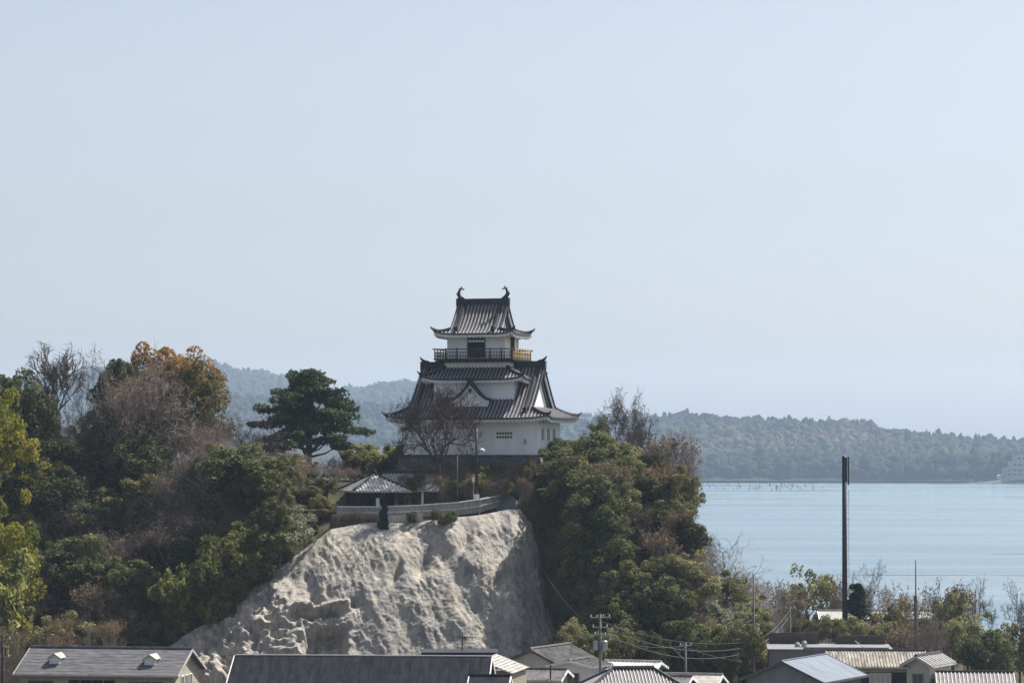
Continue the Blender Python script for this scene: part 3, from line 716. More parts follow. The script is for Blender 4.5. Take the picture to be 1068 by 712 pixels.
def branches(mb, rng, p, d, L, r, depth, kink=0.25, upw=0.25, nchild=3, ang=0.7, minr=0.02, taper=0.62, tips=None, sides=4, twig=0.72):
    n = 3 if depth > 0 else 2; pts = [p]; q = p.copy(); dd = d.copy()
    for i in range(n):
        dd = (dd + Vector((rng.gauss(0, kink), rng.gauss(0, kink), rng.gauss(0, kink) + upw * .3))).normalized(); q = q + dd * L / n; pts.append(q.copy())
    rs = [r * (1 - (1 - taper) * i / n) for i in range(n + 1)]
    mb.tube(pts, [max(minr, x) for x in rs], sides if depth > 2 else 3, cap=False)
    if depth == 0:
        if tips is not None: tips.append(q)
        return
    for k in range(nchild + (1 if rng.random() < .4 else 0)):
        at = rng.uniform(0.35, 1.0) if k else 1.0
        i = min(n - 1, int(at * n)); o = pts[i].lerp(pts[i + 1], at * n - i)
        ax = dd.orthogonal(); ax.rotate(Matrix.Rotation(rng.uniform(0, 6.28), 3, dd)); nd = (dd + ax * rng.uniform(.5, 1.2) * ang + Vector((0, 0, upw))).normalized()
        branches(mb, rng, o, nd, L * rng.uniform(.6, .9) * twig / .72, rs[-1] * rng.uniform(.6, .85), depth - 1, kink, upw, nchild, ang, minr, taper, tips, sides, twig)

M['bark_cherry'] = mat('brown_cherry_bark', (0.085, 0.062, 0.056), 0.95, 0.1, vary=0.3, scale=2)
TPL = {}
def leaf_crown(name, matl, clumps, n, size, **kw):
    c = np.array([q[:3] for q in clumps]); r = np.array([q[3] for q in clumps])
    v, f, tn = leafquads(c, r, n, size, **kw); m = np_mesh(name, v, f, tn); m.materials.append(matl); return m
def trunk_to(rng, pts, base_r, h0, spreadz, matl, nm='trunk', lean=0.0):
    """trunk with limbs reaching towards given crown points"""
    mb = MB(); t = [Vector((0, 0, -1.2)), Vector((rng.uniform(-.1, .1), 0, h0 * .5)), Vector((rng.uniform(-.3, .3) + lean, rng.uniform(-.3, .3), h0)), Vector((lean + rng.uniform(-.4, .4), rng.uniform(-.4, .4), spreadz))]
    mb.tube(t, [base_r, base_r * .8, base_r * .65, base_r * .3], 7)
    for p in pts:
        z = rng.uniform(h0 * .6, spreadz * .9); s = t[1].lerp(t[3], (z - t[1].z) / max(.1, (t[3].z - t[1].z))); e = Vector(p); md = s.lerp(e, .5) + Vector((0, 0, -.25))
        mb.tube([s, md, e], [base_r * .38, base_r * .22, base_r * .08], 5, cap=False)
    m = bpy.data.meshes.new(nm); m.from_pydata([tuple(v) for v in mb.v], [], mb.f); m.update(); m.materials.append(matl); return m
def blob_clumps(rng, k, rx, ry, rz, cz, r0, r1, inner=.35, lob=0.25, seed=0):
    out = []
    for i in range(k):
        a = rng.uniform(0, 2 * math.pi); z = rng.uniform(-.75, 1); s = math.sqrt(max(0, 1 - z * z))
        rad = rng.uniform(inner, 1) ** .5; lf = 1 + lob * mn.noise(Vector((math.cos(a) * s * 1.6 + seed, math.sin(a) * s * 1.6, z * 1.6))) * 2
        out.append((math.cos(a) * s * rx * rad * lf, math.sin(a) * s * ry * rad * lf, cz + z * rz * rad * lf, rng.uniform(r0, r1)))
    return out

M['lf_ever'] = leaf_mat('evergreen_leaf', [(0.034, 0.046, 0.020), (0.060, 0.078, 0.028), (0.105, 0.118, 0.042), (0.175, 0.175, 0.068)], spec=.12, rough=.6)
M['lf_olive'] = leaf_mat('olive_leaf', [(0.062, 0.070, 0.030), (0.13, 0.132, 0.055), (0.21, 0.20, 0.085), (0.30, 0.28, 0.135)])
M['lf_bamboo'] = leaf_mat('bamboo_leaf', [(0.080, 0.094, 0.029), (0.160, 0.174, 0.051), (0.246, 0.254, 0.087), (0.362, 0.348, 0.145)], trans=.45)
M['lf_gold'] = leaf_mat('copper_tipped_leaf', [(0.043, 0.065, 0.022), (0.087, 0.094, 0.026), (0.26, 0.15, 0.040), (0.38, 0.20, 0.048)], bright=.1)
M['lf_yellow'] = leaf_mat('yellow_green_leaf', [(0.072, 0.102, 0.017), (0.19, 0.20, 0.024), (0.31, 0.29, 0.036), (0.40, 0.31, 0.058)], trans=.45, bright=.15)
M['lf_pine'] = leaf_mat('pine_needles', [(0.020, 0.038, 0.017), (0.038, 0.061, 0.026), (0.065, 0.090, 0.038), (0.109, 0.131, 0.058)], bright=.1)
M['lf_brown'] = leaf_mat('dry_brown_leaf', [(0.072, 0.051, 0.036), (0.145, 0.102, 0.065), (0.232, 0.174, 0.102), (0.319, 0.246, 0.145)])
M['lf_conifer'] = leaf_mat('dark_conifer_leaf', [(0.014, 0.032, 0.017), (0.029, 0.052, 0.026), (0.051, 0.072, 0.036)], bright=.1)
M['lf_silver'] = leaf_mat('pale_grey_leaf', [(0.116, 0.131, 0.087), (0.217, 0.232, 0.145), (0.348, 0.362, 0.246)])

def tpl(kind, i, seed):
    rng = random.Random(seed * 131 + i * 17 + 5); key = (kind, i)
    if key in TPL: return TPL[key]
    if kind == 'ever':
        c = blob_clumps(rng, 120, 3.6, 3.6, 4.1, 5.7, .5, 1.05, lob=.35, seed=i * 9.1)
        res = [('trunk', trunk_to(rng, [q[:3] for q in c[:9]], .3, 3, 7.5, M['bark_dark'])), ('crown', leaf_crown('crown', M['lf_ever'], c, 130, .22))]
    elif kind == 'bush':   # rounded, leaves down to the ground
        c = blob_clumps(rng, 60, 4.4, 4.4, 4.4, 5.2, .9, 1.6, seed=i * 3.3 + 2)
        res = [('stem', trunk_to(rng, [q[:3] for q in c[:7]], .2, 1.5, 6, M['bark_dark'])), ('crown', leaf_crown('crown', M['lf_olive'], c, 130, .34))]
    elif kind == 'olive':
        c = blob_clumps(rng, 62, 3.5, 3.5, 4.3, 5.6, .5, 1.1, lob=.4, seed=i * 5.7 + 1)
        res = [('trunk', trunk_to(rng, [q[:3] for q in c[:16]], .26, 2.5, 8, M['bark'])), ('crown', leaf_crown('crown', M['lf_olive'], c, 105, .27, shell=(.5, 1.15)))]
    elif kind == 'brown':
        mb = MB(); tips = []
        mb.tube([(0, 0, -1), (0, 0, 1.4)], [.2, .16], 6)
        for s in range(5): branches(mb, rng, Vector((0, 0, 1.2)), rdir(rng, .7), 2.8, .12, 4, .22, .22, 3, .8, .022, tips=tips)
        v = np.array([list(t_) for t_ in tips]); r = np.full(len(v), .35)
        m = bpy.data.meshes.new('trunk'); m.from_pydata([tuple(q) for q in mb.v], [], mb.f); m.materials.append(M['bark_pale'])
        vv_, f, tn = leafquads(v, r, 4, .2, shell=(.2, 1.2), tint_c=NP.uniform(.1, .9, len(v))); cm = np_mesh('crown', vv_, f, tn); cm.materials.append(M['lf_brown'])
        res = [('trunk', m), ('crown', cm)]
    elif kind in ('bare', 'bareshrub', 'baretall', 'cherry'):
        mb = MB(); tips = []; tw = MB()
        if kind == 'bare':
            mb.tube([(0, 0, -1.2), (.1, 0, 1.3), (0, .1, 2.6)], [.26, .21, .18], 7)
            for s in range(5): branches(tw, rng, Vector((0, 0, rng.uniform(1.8, 2.6))), rdir(rng, .85), 2.9, .17, 5, .2, .15, 2, .8, .024, tips=tips)
            bm_ = M['bark']
        elif kind == 'cherry':
            mb.tube([(0, 0, -1.2), (.1, 0, 2.0), (-.1, .1, 4.2)], [.34, .26, .22], 7)
            for s in range(6):
                a_ = s * 1.05 + rng.uniform(-.3, .3)
                branches(tw, rng, Vector((-.1, .1, 3.8 + .1 * s)), Vector((math.cos(a_), math.sin(a_), 1.0)).normalized(), 2.6, .17, 5, .18, .06, 2, .75, .026, tips=tips)
            bm_ = M['bark_cherry']
        elif kind == 'bareshrub':
            mb.tube([(0, 0, -1.2), (0, 0, .8)], [.2, .14], 6)
            for s in range(7): branches(tw, rng, Vector((rng.uniform(-.5, .5), rng.uniform(-.5, .5), .2)), rdir(rng, .8), 3.5, .08, 4, .2, .2, 3, .7, .016, tips=tips)
            bm_ = M['bark_pale']
        else:
            mb.tube([(0, 0, -1.2), (.1, 0, 2), (-.1, .1, 3.6), (0.1, 0, 4.6)], [.3, .24, .2, .16], 7)
            for s in range(3): branches(tw, rng, Vector((0, 0, 3.4 + s * .4)), rdir(rng, .4), 2.6, .2, 5, .15, .35, 2, .6, .034, tips=tips)
            bm_ = M['bark']
        for q_ in list(tips):                       # sprays of fine end twigs
            for k in range({'bareshrub': 3, 'cherry': 5}.get(kind, 4)):
                dv = Vector((rng.gauss(0, 1), rng.gauss(0, 1), rng.gauss(.5, .8))).normalized() * rng.uniform(.35, .8) * (1.0 if kind != 'bareshrub' else 1.2)
                tw.tube([q_, q_ + dv * .5 + Vector((rng.gauss(0, .04), rng.gauss(0, .04), 0)), q_ + dv], [.019, .016, .011], 3, cap=False)
        def mk(b, nm):
            z = max(v[2] for v in tw.v); s = 10.0 / z
            m = bpy.data.meshes.new(nm); m.from_pydata([(v[0] * s, v[1] * s, v[2] * s) for v in b.v], [], b.f); m.update(); m.materials.append(bm_); return m
        res = [('trunk', mk(mb, 'trunk')), ('twigs', mk(tw, 'twigs'))]
    elif kind == 'bamboo':
        mb = MB(); cl = []
        for s in range(26):
            a = rng.uniform(0, 6.28); b = rng.uniform(0, 1.5); x, y = b * math.cos(a), b * math.sin(a); hh = rng.uniform(6.5, 9.3); le = rng.uniform(.8, 2.6)
            top = Vector((x + math.cos(a) * le, y + math.sin(a) * le, hh)); md = Vector((x + math.cos(a) * le * .3, y + math.sin(a) * le * .3, hh * .62))
            tip = top + Vector((math.cos(a) * .9, math.sin(a) * .9, -.3))
            mb.tube([(x, y, -.6), md, top, tip], [.06, .05, .03, .015], 4, cap=False)
            for k in range(10):
                t_ = .3 + .75 * k / 10
                lo = Vector((x + math.cos(a) * le * .1, y + math.sin(a) * le * .1, hh * .22))
                p = lo.lerp(md, k / 3) if k < 3 else (md.lerp(top, (t_ - .5) / .4) if t_ < .9 else top.lerp(tip, (t_ - .9) / .15))
                cl.append((p.x + rng.gauss(0, .2), p.y + rng.gauss(0, .2), p.z + rng.gauss(0, .15), rng.uniform(.4, .75)))
        m = bpy.data.meshes.new('stems'); m.from_pydata([tuple(q) for q in mb.v], [], mb.f); m.update(); m.materials.append(M['lf_bamboo'])
        res = [('stems', m), ('crown', leaf_crown('crown', M['lf_bamboo'], cl, 38, .26, elong=2.6, droop=.5, shell=(.2, 1.1)))]
    elif kind == 'gold':
        c = blob_clumps(rng, 190, 4.2, 4.0, 4.0, 5.7, .45, .85, lob=.3, seed=i + 40)
        tc = np.array([min(1, max(0, .34 + .12 * (q[2] - 5) / 1.2 + rng.gauss(0, .16))) for q in c])
        res = [('trunk', trunk_to(rng, [q[:3] for q in c[:12]], .36, 3, 7.5, M['bark'])), ('crown', leaf_crown('crown', M['lf_gold'], c, 170, .15, tint_c=tc))]
    elif kind == 'yellow':
        c = blob_clumps(rng, 170, 3.9, 3.8, 4.4, 5.4, .35, .8, lob=.45, seed=i + 60)
        res = [('trunk', trunk_to(rng, [q[:3] for q in c[:12]], .28, 2.5, 7.5, M['bark'])), ('crown', leaf_crown('crown', M['lf_yellow'], c, 150, .14, elong=2.2))]
    elif kind == 'conifer':
        cl = []
        for k in range(70):
            z = rng.uniform(.8, 9.6); rr = 1.75 * (1 - z / 10.3) ** .7; a = rng.uniform(0, 6.28); q = rng.uniform(.4, 1)
            cl.append((math.cos(a) * rr * q, math.sin(a) * rr * q, z, .35 + .3 * (1 - z / 10)))
        res = [('trunk', trunk_to(rng, [], .2, 4, 9, M['bark_dark'])), ('crown', leaf_crown('crown', M['lf_conifer'], cl, 70, .24, up=.5, elong=2))]
    elif kind == 'pine':
        cl = []; ends = []
        for k in range(42):
            z = 3.4 + 6.2 * (k / 42.0); q = (z - 3.6) / 6.0
            R_ = 4.9 * math.sin(math.pi * min(1, .30 + .72 * q)) ** .8 * rng.uniform(.55, 1.05); a = k * 2.4 + rng.uniform(-.5, .5)
            cx, cy_ = math.cos(a) * R_, math.sin(a) * R_ * .9; ends.append((cx * .8, cy_ * .8, z - .2))
            for j in range(7):
                u = rng.uniform(.35, 1.08); cl.append((cx * u + rng.gauss(0, .45), cy_ * u + rng.gauss(0, .45), z + rng.gauss(0, .10) + .35 * (1 - u), rng.uniform(.55, .95)))
        res = [('trunk', trunk_to(rng, ends, .34, 3.6, 9.3, M['bark'])), ('crown', leaf_crown('crown', M['lf_pine'], cl, 85, .20, up=.35, flat=.46, elong=2.2, shell=(.3, 1.08)))]
    elif kind == 'silver':
        c = blob_clumps(rng, 40, 3.8, 3.8, 3.8, 5.6, .5, 1.1, lob=.5, seed=i + 70)
        res = [('stem', trunk_to(rng, [q[:3] for q in c[:10]], .2, 2, 7, M['bark_pale'])), ('crown', leaf_crown('crown', M['lf_silver'], c, 60, .30, shell=(.3, 1.15)))]
    # reference extents
    zs = []; xsn = []
    for _, m in res:
        a = np.empty(len(m.vertices) * 3, dtype=np.float32); m.vertices.foreach_get('co', a); a = a.reshape(-1, 3); zs.append(np.percentile(a[:, 2], 99.7)); xsn.append(np.percentile(np.abs(a[:, 0]), 97))
    TPL[key] = (res, max(zs), 2 * max(xsn)); return TPL[key]
NVAR = {'cherry': 1, 'ever': 5, 'bush': 3, 'olive': 4, 'brown': 3, 'bare': 4, 'bareshrub': 3, 'baretall': 2, 'bamboo': 3, 'gold': 1, 'yellow': 2, 'conifer': 1, 'pine': 1, 'silver': 2}
NAME = {'cherry': 'bare_tree', 'ever': 'evergreen_tree', 'bush': 'leafy_shrub', 'olive': 'leafy_tree', 'brown': 'dry_leaved_tree', 'bare': 'bare_tree', 'bareshrub': 'bare_shrub', 'baretall': 'bare_tree',
        'bamboo': 'bamboo_clump', 'gold': 'evergreen_tree', 'yellow': 'leafy_tree', 'conifer': 'conifer_tree', 'pine': 'pine_tree', 'silver': 'leafy_shrub'}
CAT = {'cherry': 'tree', 'ever': 'tree', 'bush': 'shrub', 'olive': 'tree', 'brown': 'tree', 'bare': 'tree', 'bareshrub': 'shrub', 'baretall': 'tree', 'bamboo': 'bamboo', 'gold': 'tree', 'yellow': 'tree', 'conifer': 'tree', 'pine': 'tree', 'silver': 'shrub'}
def plant(kind, px, pytop, D, wpx, label, group=None, var=None, name=None, cat=None, zb=None, rot=None):
    """stands on the terrain at depth D; as tall as its top reaches, wpx photo pixels wide"""
    i = RNG.randrange(NVAR[kind]) if var is None else var
    res, H, W = tpl(kind, i, 3); x = X(px, D)
    z0 = terr(x, D) if zb is None else zb
    h = P(px, pytop, D).z - z0 + 0.15
    if h < 0.8: h = 0.8
    sz = h / H; sx = wpx * K * D / W
    r = empty(name or NAME[kind], (x, D, z0 - 0.1), RNG.uniform(0, 6.28) if rot is None else rot); r.scale = (sx, sx, sz)
    tag(r, label, cat or CAT[kind], group)
    q = min(1.0, 1.25 * sx / sz)                     # crowns keep their proportions; a taller trunk carries them
    for nm, m in res:
        o = bpy.data.objects.new(nm, m); COL.objects.link(o); o.parent = r
        if nm == 'crown' and q < 1 and kind != 'conifer': o.scale.z = q; o.location.z = H * (1 - q)
    return r

# --- trees one can single out
plant('gold', 175, 362, 340, 108, 'big rounded evergreen with copper-brown new leaves over the left wood')
plant('ever', 128, 372, 344, 62, 'dark evergreen half hidden by twigs left of the copper-leaved tree')
plant('bareshrub', 146, 370, 334, 118, 'grey mist of bare twigs in front of the copper-leaved evergreen', cat='tree', name='bare_tree')
plant('baretall', 52, 357, 342, 44, 'tall bare tree with two thick upright limbs at the left skyline', var=0)
plant('bare', 92, 364, 348, 52, 'fine-twigged bare tree between the forked bare tree and the copper-leaved evergreen')
plant('bare', 28, 382, 352, 34, 'small bare tree against the sky left of the forked bare tree')
plant('ever', 14, 388, 335, 72, 'dark green evergreen at the left edge above the yellow tree')
plant('ever', 42, 412, 338, 40, 'small dark evergreen under the forked bare tree')
plant('yellow', -18, 410, 322, 112, 'yellow-green leafy tree at the left edge below the dark evergreen')
plant('yellow', -20, 516, 302, 104, 'bright yellow-green tree at the left edge above the grassy bank')
plant('bamboo', -6, 575, 294, 80, 'yellow bamboo clump at the lower left edge', var=0)
plant('pine', 321, 387, 348, 94, 'spreading layered pine standing alone left of the keep')
plant('bare', 262, 432, 338, 60, 'bare leaning tree wrapped in ivy left of the pine')
plant('cherry', 458, 403, 318, 88, 'bare cherry tree in front of the keep\'s lower left wall')
plant('bare', 648, 405, 335, 62, 'bare tree with a long leaning limb on the right of the keep', var=2)
plant('bare', 668, 424, 330, 58, 'dark bare tree rising above the evergreens right of the keep', var=3)
plant('bamboo', 400, 464, 336, 54, 'yellow-green bamboo clump beside the keep\'s left wall')
plant('bamboo', 372, 470, 332, 34, 'olive bamboo clump behind the left pavilion')
plant('olive', 627, 436, 326, 26, 'small upright olive tree rising by the keep\'s right corner')
# --- right headland: crowns that make the outline
RG = 'trees crowding the right shoulder of the castle hill'
plant('ever', 562, 468, 326, 58, 'big dark evergreen touching the keep\'s right corner', RG)
plant('ever', 592, 458, 327, 66, 'rounded evergreen on top of the dark wood right of the keep', RG)
plant('ever', 628, 452, 322, 62, 'evergreen behind the small upright olive tree', RG)
plant('ever', 598, 500, 316, 58, 'dark evergreen overhanging the rock face\'s right lip', RG)
plant('ever', 622, 492, 308, 64, 'dense evergreen in the middle of the dark wood', RG)
plant('olive', 652, 462, 322, 54, 'olive tree under the long leaning bare limb', RG)
plant('olive', 676, 466, 324, 52, 'olive-brown tree at the top of the headland', RG)
plant('brown', 700, 450, 324, 56, 'reddish-brown twiggy tree at the headland\'s outer top', RG)
plant('bareshrub', 712, 468, 322, 40, 'purple-grey twigs sticking out over the bay', RG)
plant('olive', 708, 486, 316, 48, 'ochre-green tree hanging over the water', RG)
plant('brown', 720, 545, 312, 36, 'brown shrub on the headland\'s drop to the bay', RG)
plant('ever', 700, 520, 312, 50, 'evergreen on the headland\'s steep outer edge', RG)
# random fill on the slopes; each is an individual
def fill(n, xr, yr, kinds, wr, label_by_kind, group, hr, seed, ok=lambda px, py: True, maxD=345):
    """stand plants over the slope so their crowns cover pixels inside the region"""
    rg = random.Random(seed); done = 0; tries = 0; pts = []
    while done < n and tries < 6000:
        tries += 1; px = rg.uniform(*xr); D = rg.uniform(yr[0], yr[1]); x = X(px, D); z = terr(x, D)
        h = rg.uniform(*hr)
        pyt = 465 - (z + h - 35) / (K * D)
        if not ok(px, pyt, D): continue
        if any((px - a) ** 2 + ((D - b) * 2.2) ** 2 < 14 ** 2 for a, b in pts): continue
        k = rg.choices([q[0] for q in kinds], [q[1] for q in kinds])[0]
        wd = h * rg.uniform(.75, 1.1) / (K * D)
        if k == 'bareshrub': wd *= 1.1
        plant(k, px, pyt, D, wd, label_by_kind[k], group + ' (' + label_by_kind[k].split(' in ')[0].split(' on ')[0] + ')')
        pts.append((px, D)); done += 1
LL = {'ever': 'dark evergreen tree in the tangled wood left of the rock face', 'olive': 'olive-green leafy tree in the tangled wood left of the rock face',
      'bush': 'rounded olive shrub in the tangled wood left of the rock face', 'bare': 'bare grey-brown tree in the tangled wood left of the rock face',
      'bareshrub': 'bare grey shrub in the tangled wood left of the rock face', 'bamboo': 'light green bamboo clump in the tangled wood left of the rock face',
      'brown': 'brown dry-leaved tree in the tangled wood left of the rock face', 'silver': 'pale silvery shrub in the tangled wood left of the rock face'}
SKY_L = ([-60, 0, 60, 100, 215, 235, 262, 285, 330, 345, 420], [440, 442, 432, 412, 412, 452, 470, 468, 472, 488, 500])
def okL(px, py, D):
    if py < interp(px, *SKY_L): return False
    if py > 640: return False
    x = X(px, D); return not (px > 345)
fill(34, (-30, 330), (322, 346), [('bare', 5), ('bareshrub', 3), ('olive', 4), ('ever', 3.5), ('brown', 1.5), ('silver', .5)], (34, 56), LL, 'plants of the wood left of the rock face', (5, 9), 21, okL)
fill(46, (-30, 300), (298, 324), [('bareshrub', 3.5), ('bare', 4), ('olive', 4), ('ever', 3.5), ('bamboo', 2), ('brown', 1.2), ('silver', .5)], (34, 54), LL, 'plants of the wood left of the rock face', (4.5, 7.5), 22, okL)
# lower belt: bamboo and evergreen above the dark gully
def okB(px, py, D): return 500 < py < 622 and px < 262 - max(0, (py - 555)) * .9
fill(24, (40, 260), (293, 303), [('bamboo', 4), ('olive', 3), ('ever', 3), ('bareshrub', 2)], (36, 54), LL, 'plants of the wood left of the rock face', (4.5, 7), 23, okB)
for px, pt, D, wd, k, lb in ((268, 545, 305, 62, 'bamboo', 'light green bamboo clump leaning over the rock face\'s upper left edge'), (238, 560, 302.5, 60, 'bamboo', 'bamboo clump just left of the rock face, lower than its neighbour'),
                             (282, 520, 305, 40, 'ever', 'dark evergreen at the rock face\'s upper left corner'), (300, 519, 312, 30, 'brown', 'round rusty-brown shrub above the rock face\'s left corner'),
                             (325, 528, 315, 36, 'olive', 'olive shrub between the rusty shrub and the guard fence'), (345, 524, 317, 34, 'bush', 'low green shrub at the left end of the guard fence'),
                             (400, 518, 310.5, 17, 'conifer', 'small dark green tree in front of the guard fence'), (190, 590, 302, 52, 'bamboo', 'lowest bamboo clump beside the grey gully')):
    plant(k, px, pt, D, wd, lb)
for px, pt, D, wd, k, lb in ((246, 590, 304, 42, 'olive', 'olive tree spilling over the middle of the rock face\'s left edge'), (284, 562, 307, 40, 'ever', 'dark evergreen overhanging the rock face below its upper left corner'),
                             (272, 610, 304.5, 18, 'brown', 'small brown shrub rooted on the rock face\'s left edge'), (222, 618, 301.5, 34, 'bamboo', 'small bamboo clump at the low end of the rock face\'s left edge'),
                             (318, 545, 309, 24, 'brown', 'tan scrub hanging on the rock face\'s top left edge')):
    plant(k, px, pt, D, wd, lb)
fill(14, (280, 400), (326, 345), [('bareshrub', 4), ('bare', 4), ('brown', 2), ('olive', 2)], (26, 40),
     {'bareshrub': 'bare shrub on the flat hilltop around the pine', 'bare': 'bare tree on the flat hilltop around the pine', 'brown': 'brown tree on the flat hilltop around the pine', 'olive': 'olive tree on the flat hilltop around the pine'},
     'plants around the pine', (2.5, 6), 24, lambda px, py, D: py > interp(px, [280, 340, 400], [462, 470, 482]))
LR = {'ever': 'dark evergreen on the wooded right side of the castle hill', 'olive': 'olive-green tree on the wooded right side of the castle hill', 'brown': 'brown dry-leaved tree on the wooded right side of the castle hill',
      'bareshrub': 'bare grey shrub on the wooded right side of the castle hill', 'bush': 'rounded green shrub on the wooded right side of the castle hill', 'silver': 'pale silvery shrub on the wooded right side of the castle hill', 'bare': 'bare tree on the wooded right side of the castle hill'}
def okR(px, py, D):
    return py > interp(px, [540, 560, 600, 650, 700, 725, 740, 760, 800], [560, 480, 470, 474, 480, 545, 580, 590, 620]) and py < 668 and px > 584 + max(0, py - 473) * .34 and px < 728 + max(0, py - 560) * .8
fill(26, (545, 640), (300, 330), [('ever', 7), ('olive', 2), ('bush', 1)], (38, 58), LR, 'plants of the right hillside', (5, 8), 31, okR)
fill(34, (620, 735), (300, 330), [('olive', 3), ('brown', 3.5), ('ever', 3), ('bareshrub', 3), ('bare', 2), ('silver', .4)], (32, 48), LR, 'plants of the right hillside', (4, 7), 32, okR)
fill(26, (600, 800), (286, 304), [('olive', 3), ('bush', 1), ('ever', 3.5), ('brown', 3), ('silver', .8), ('bareshrub', 2), ('bare', 1.5)], (30, 46), LR, 'plants of the right hillside', (4, 7), 33, okR)
# shrubs on the bank under the keep
LK = {'brown': 'reddish-brown shrub on the bank under the keep', 'bush': 'dull green clipped shrub on the bank under the keep', 'bareshrub': 'bare twiggy shrub on the bank under the keep'}
for px in range(425, 552, 9):
    for row in range(3):
        k = RNG.choices(['brown', 'bush', 'bareshrub'], [4, 4, 2])[0]
        if px < 495 and row < 2: k = RNG.choice(['bareshrub', 'brown'])
        q = px + RNG.uniform(-4, 4); D = 321 - row * 1.6
        plant(k, q, 480 + row * 9 + RNG.uniform(-4, 4), D, RNG.uniform(13, 19), LK[k], 'shrubs on the bank under the keep (' + LK[k].split(' on ')[0] + ')')
# --- right shore flats
SG = 'trees along the low shore'
for a in (('bareshrub', 770, 566, 372, 104, 'large bare tree with fanned twigs behind the thin pole by the shore'),
          ('olive', 843, 592, 380, 62, 'rounded green-topped tree left of the dark mast'),
          ('brown', 822, 606, 376, 44, 'reddish-brown tree in front of the rounded green-topped tree'),
          ('brown', 868, 602, 378, 34, 'brown tree right against the dark mast'),
          ('olive', 992, 618, 366, 50, 'olive tree tucked behind the broad brown tree'), ('olive', 930, 628, 362, 48, 'olive-green tree left of the tall thin pole\'s foot'), ('conifer', 893, 609, 361, 32, 'dark pointed conifer right of the mast'),
          ('bare', 906, 586, 392, 44, 'slender bare tree with reddish twigs behind the pointed conifer'),
          ('brown', 942, 610, 372, 52, 'sandy-brown tree left of the tall thin pole'),
          ('brown', 985, 606, 370, 66, 'broad brown tree right of the tall thin pole'),
          ('bare', 1017, 602, 378, 36, 'small bare tree above the dark shrub at the right'),
          ('bare', 1066, 606, 370, 44, 'bare tree cut by the right edge'),
          ('olive', 1008, 640, 362, 52, 'olive tree behind the low dark tree'),
          ('ever', 1030, 654, 340, 54, 'low dark rounded tree above the small striped roof'),
          ('olive', 1062, 642, 350, 46, 'green tree at the right edge'),
          ('bareshrub', 966, 636, 345, 52, 'bare purplish shrub in front of the broad brown tree'),
          ('bareshrub', 800, 622, 350, 60, 'tangle of bare twigs at the foot of the fanned bare tree'),
          ('olive', 752, 596, 322, 54, 'olive tree where the headland meets the flats'),
          ('olive', 782, 622, 318, 52, 'green tree left of the grey flat-roofed building'),
          ('bare', 738, 566, 330, 50, 'bare tree leaning from the headland over the shore'),
          ('brown', 930, 648, 348, 60, 'brown scrub tree below the white shed'),
          ('ever', 800, 650, 312, 36, 'dark green shrub beside the thin pole')):
    plant(*a, SG, name='bare_tree' if 'bare tree' in a[5] else None, cat='tree' if 'bare tree' in a[5] else None)
for i, px in enumerate(range(836, 1010, 13)):
    plant('bush', px + RNG.uniform(-3, 3), 645 + RNG.uniform(-3, 10), 352 + RNG.uniform(-4, 4), RNG.uniform(20, 30), 'light green shrub in the hedge row behind the flat-roofed building', 'hedge row shrubs')
for i, px in enumerate(range(600, 800, 17)):
    k = RNG.choice(['bush', 'olive', 'ever'])
    lb = {'bush': 'rounded shrub', 'olive': 'olive tree', 'ever': 'dark evergreen'}[k] + ' at the foot of the right hillside behind the power lines'
    plant(k, px + RNG.uniform(-4, 4), 652 + RNG.uniform(-8, 12), 290 + RNG.uniform(-4, 6), RNG.uniform(26, 38), lb, lb.split(' at ')[0] + 's behind the power lines')
for i, px in enumerate(range(-5, 130, 12)):
    k = RNG.choice(['brown', 'brown', 'bareshrub'])
    lb = {'bareshrub': 'low bare grey shrub', 'brown': 'tan dry shrub'}[k] + ' on the bank behind the house with roof vents'
    plant(k, px + RNG.uniform(-3, 3), 642 + RNG.uniform(-6, 16), 284 + RNG.uniform(-4, 4), RNG.uniform(20, 30), lb, lb.split(' on ')[0] + 's on the bank')
for i, px in enumerate((352, 362, 371, 380, 389, 430, 455, 463, 470)):
    k = 'brown' if px < 400 else 'bush'
    lb = 'tuft of dry tan brush below the guard fence' if px < 400 else 'small green weed bush below the guard fence'
    plant(k, px, 534 + RNG.uniform(-3, 3), 311.5, 12, lb, lb, name='dry_brush' if px < 400 else 'weed_bush')

for px, pt, D, wd, k, lb in ((338, 494, 322, 30, 'olive', 'olive shrub just left of the four-sided pavilion'), (322, 506, 319, 30, 'ever', 'dark shrub left of the olive shrub by the pavilion'), (352, 488, 326, 26, 'brown', 'brown shrub behind the left corner of the four-sided pavilion'),
                             (334, 516, 316, 26, 'bush', 'small rounded green shrub in front of the dark shrub by the pavilion'), (368, 486, 328, 24, 'bareshrub', 'bare shrub just behind the four-sided pavilion\'s roof')):
    plant(k, px, pt, D, wd, lb)
# low growth covering the slopes: nobody could count it
def undergrowth():
    c = []; r = []
    for i in range(5200):
        px = NP.uniform(-60, 850); D = NP.uniform(282, 345); x = X(px, D)
        if 180 < px < 590 and D < 312: continue
        if 330 < px < 560 and D < 345: continue
        z = terr(x, D)
        if z < 5.3 and NP.random() < .5: continue
        c.append((x, D, z + .15)); r.append(NP.uniform(.5, 1.2))
    v, f, tn = leafquads(np.array(c), np.array(r), 26, .38, shell=(.3, 1.0)); m = np_mesh('undergrowth', v, f, tn)
    tag(link('undergrowth', m, M['lf_under']), 'low scrub and ivy covering the earth of the castle hill', 'undergrowth', kind='stuff')
M['lf_under'] = leaf_mat('undergrowth_leaf', [(.03, .035, .015), (.06, .055, .03), (.09, .075, .045), (.12, .12, .05)], bright=0)
undergrowth()
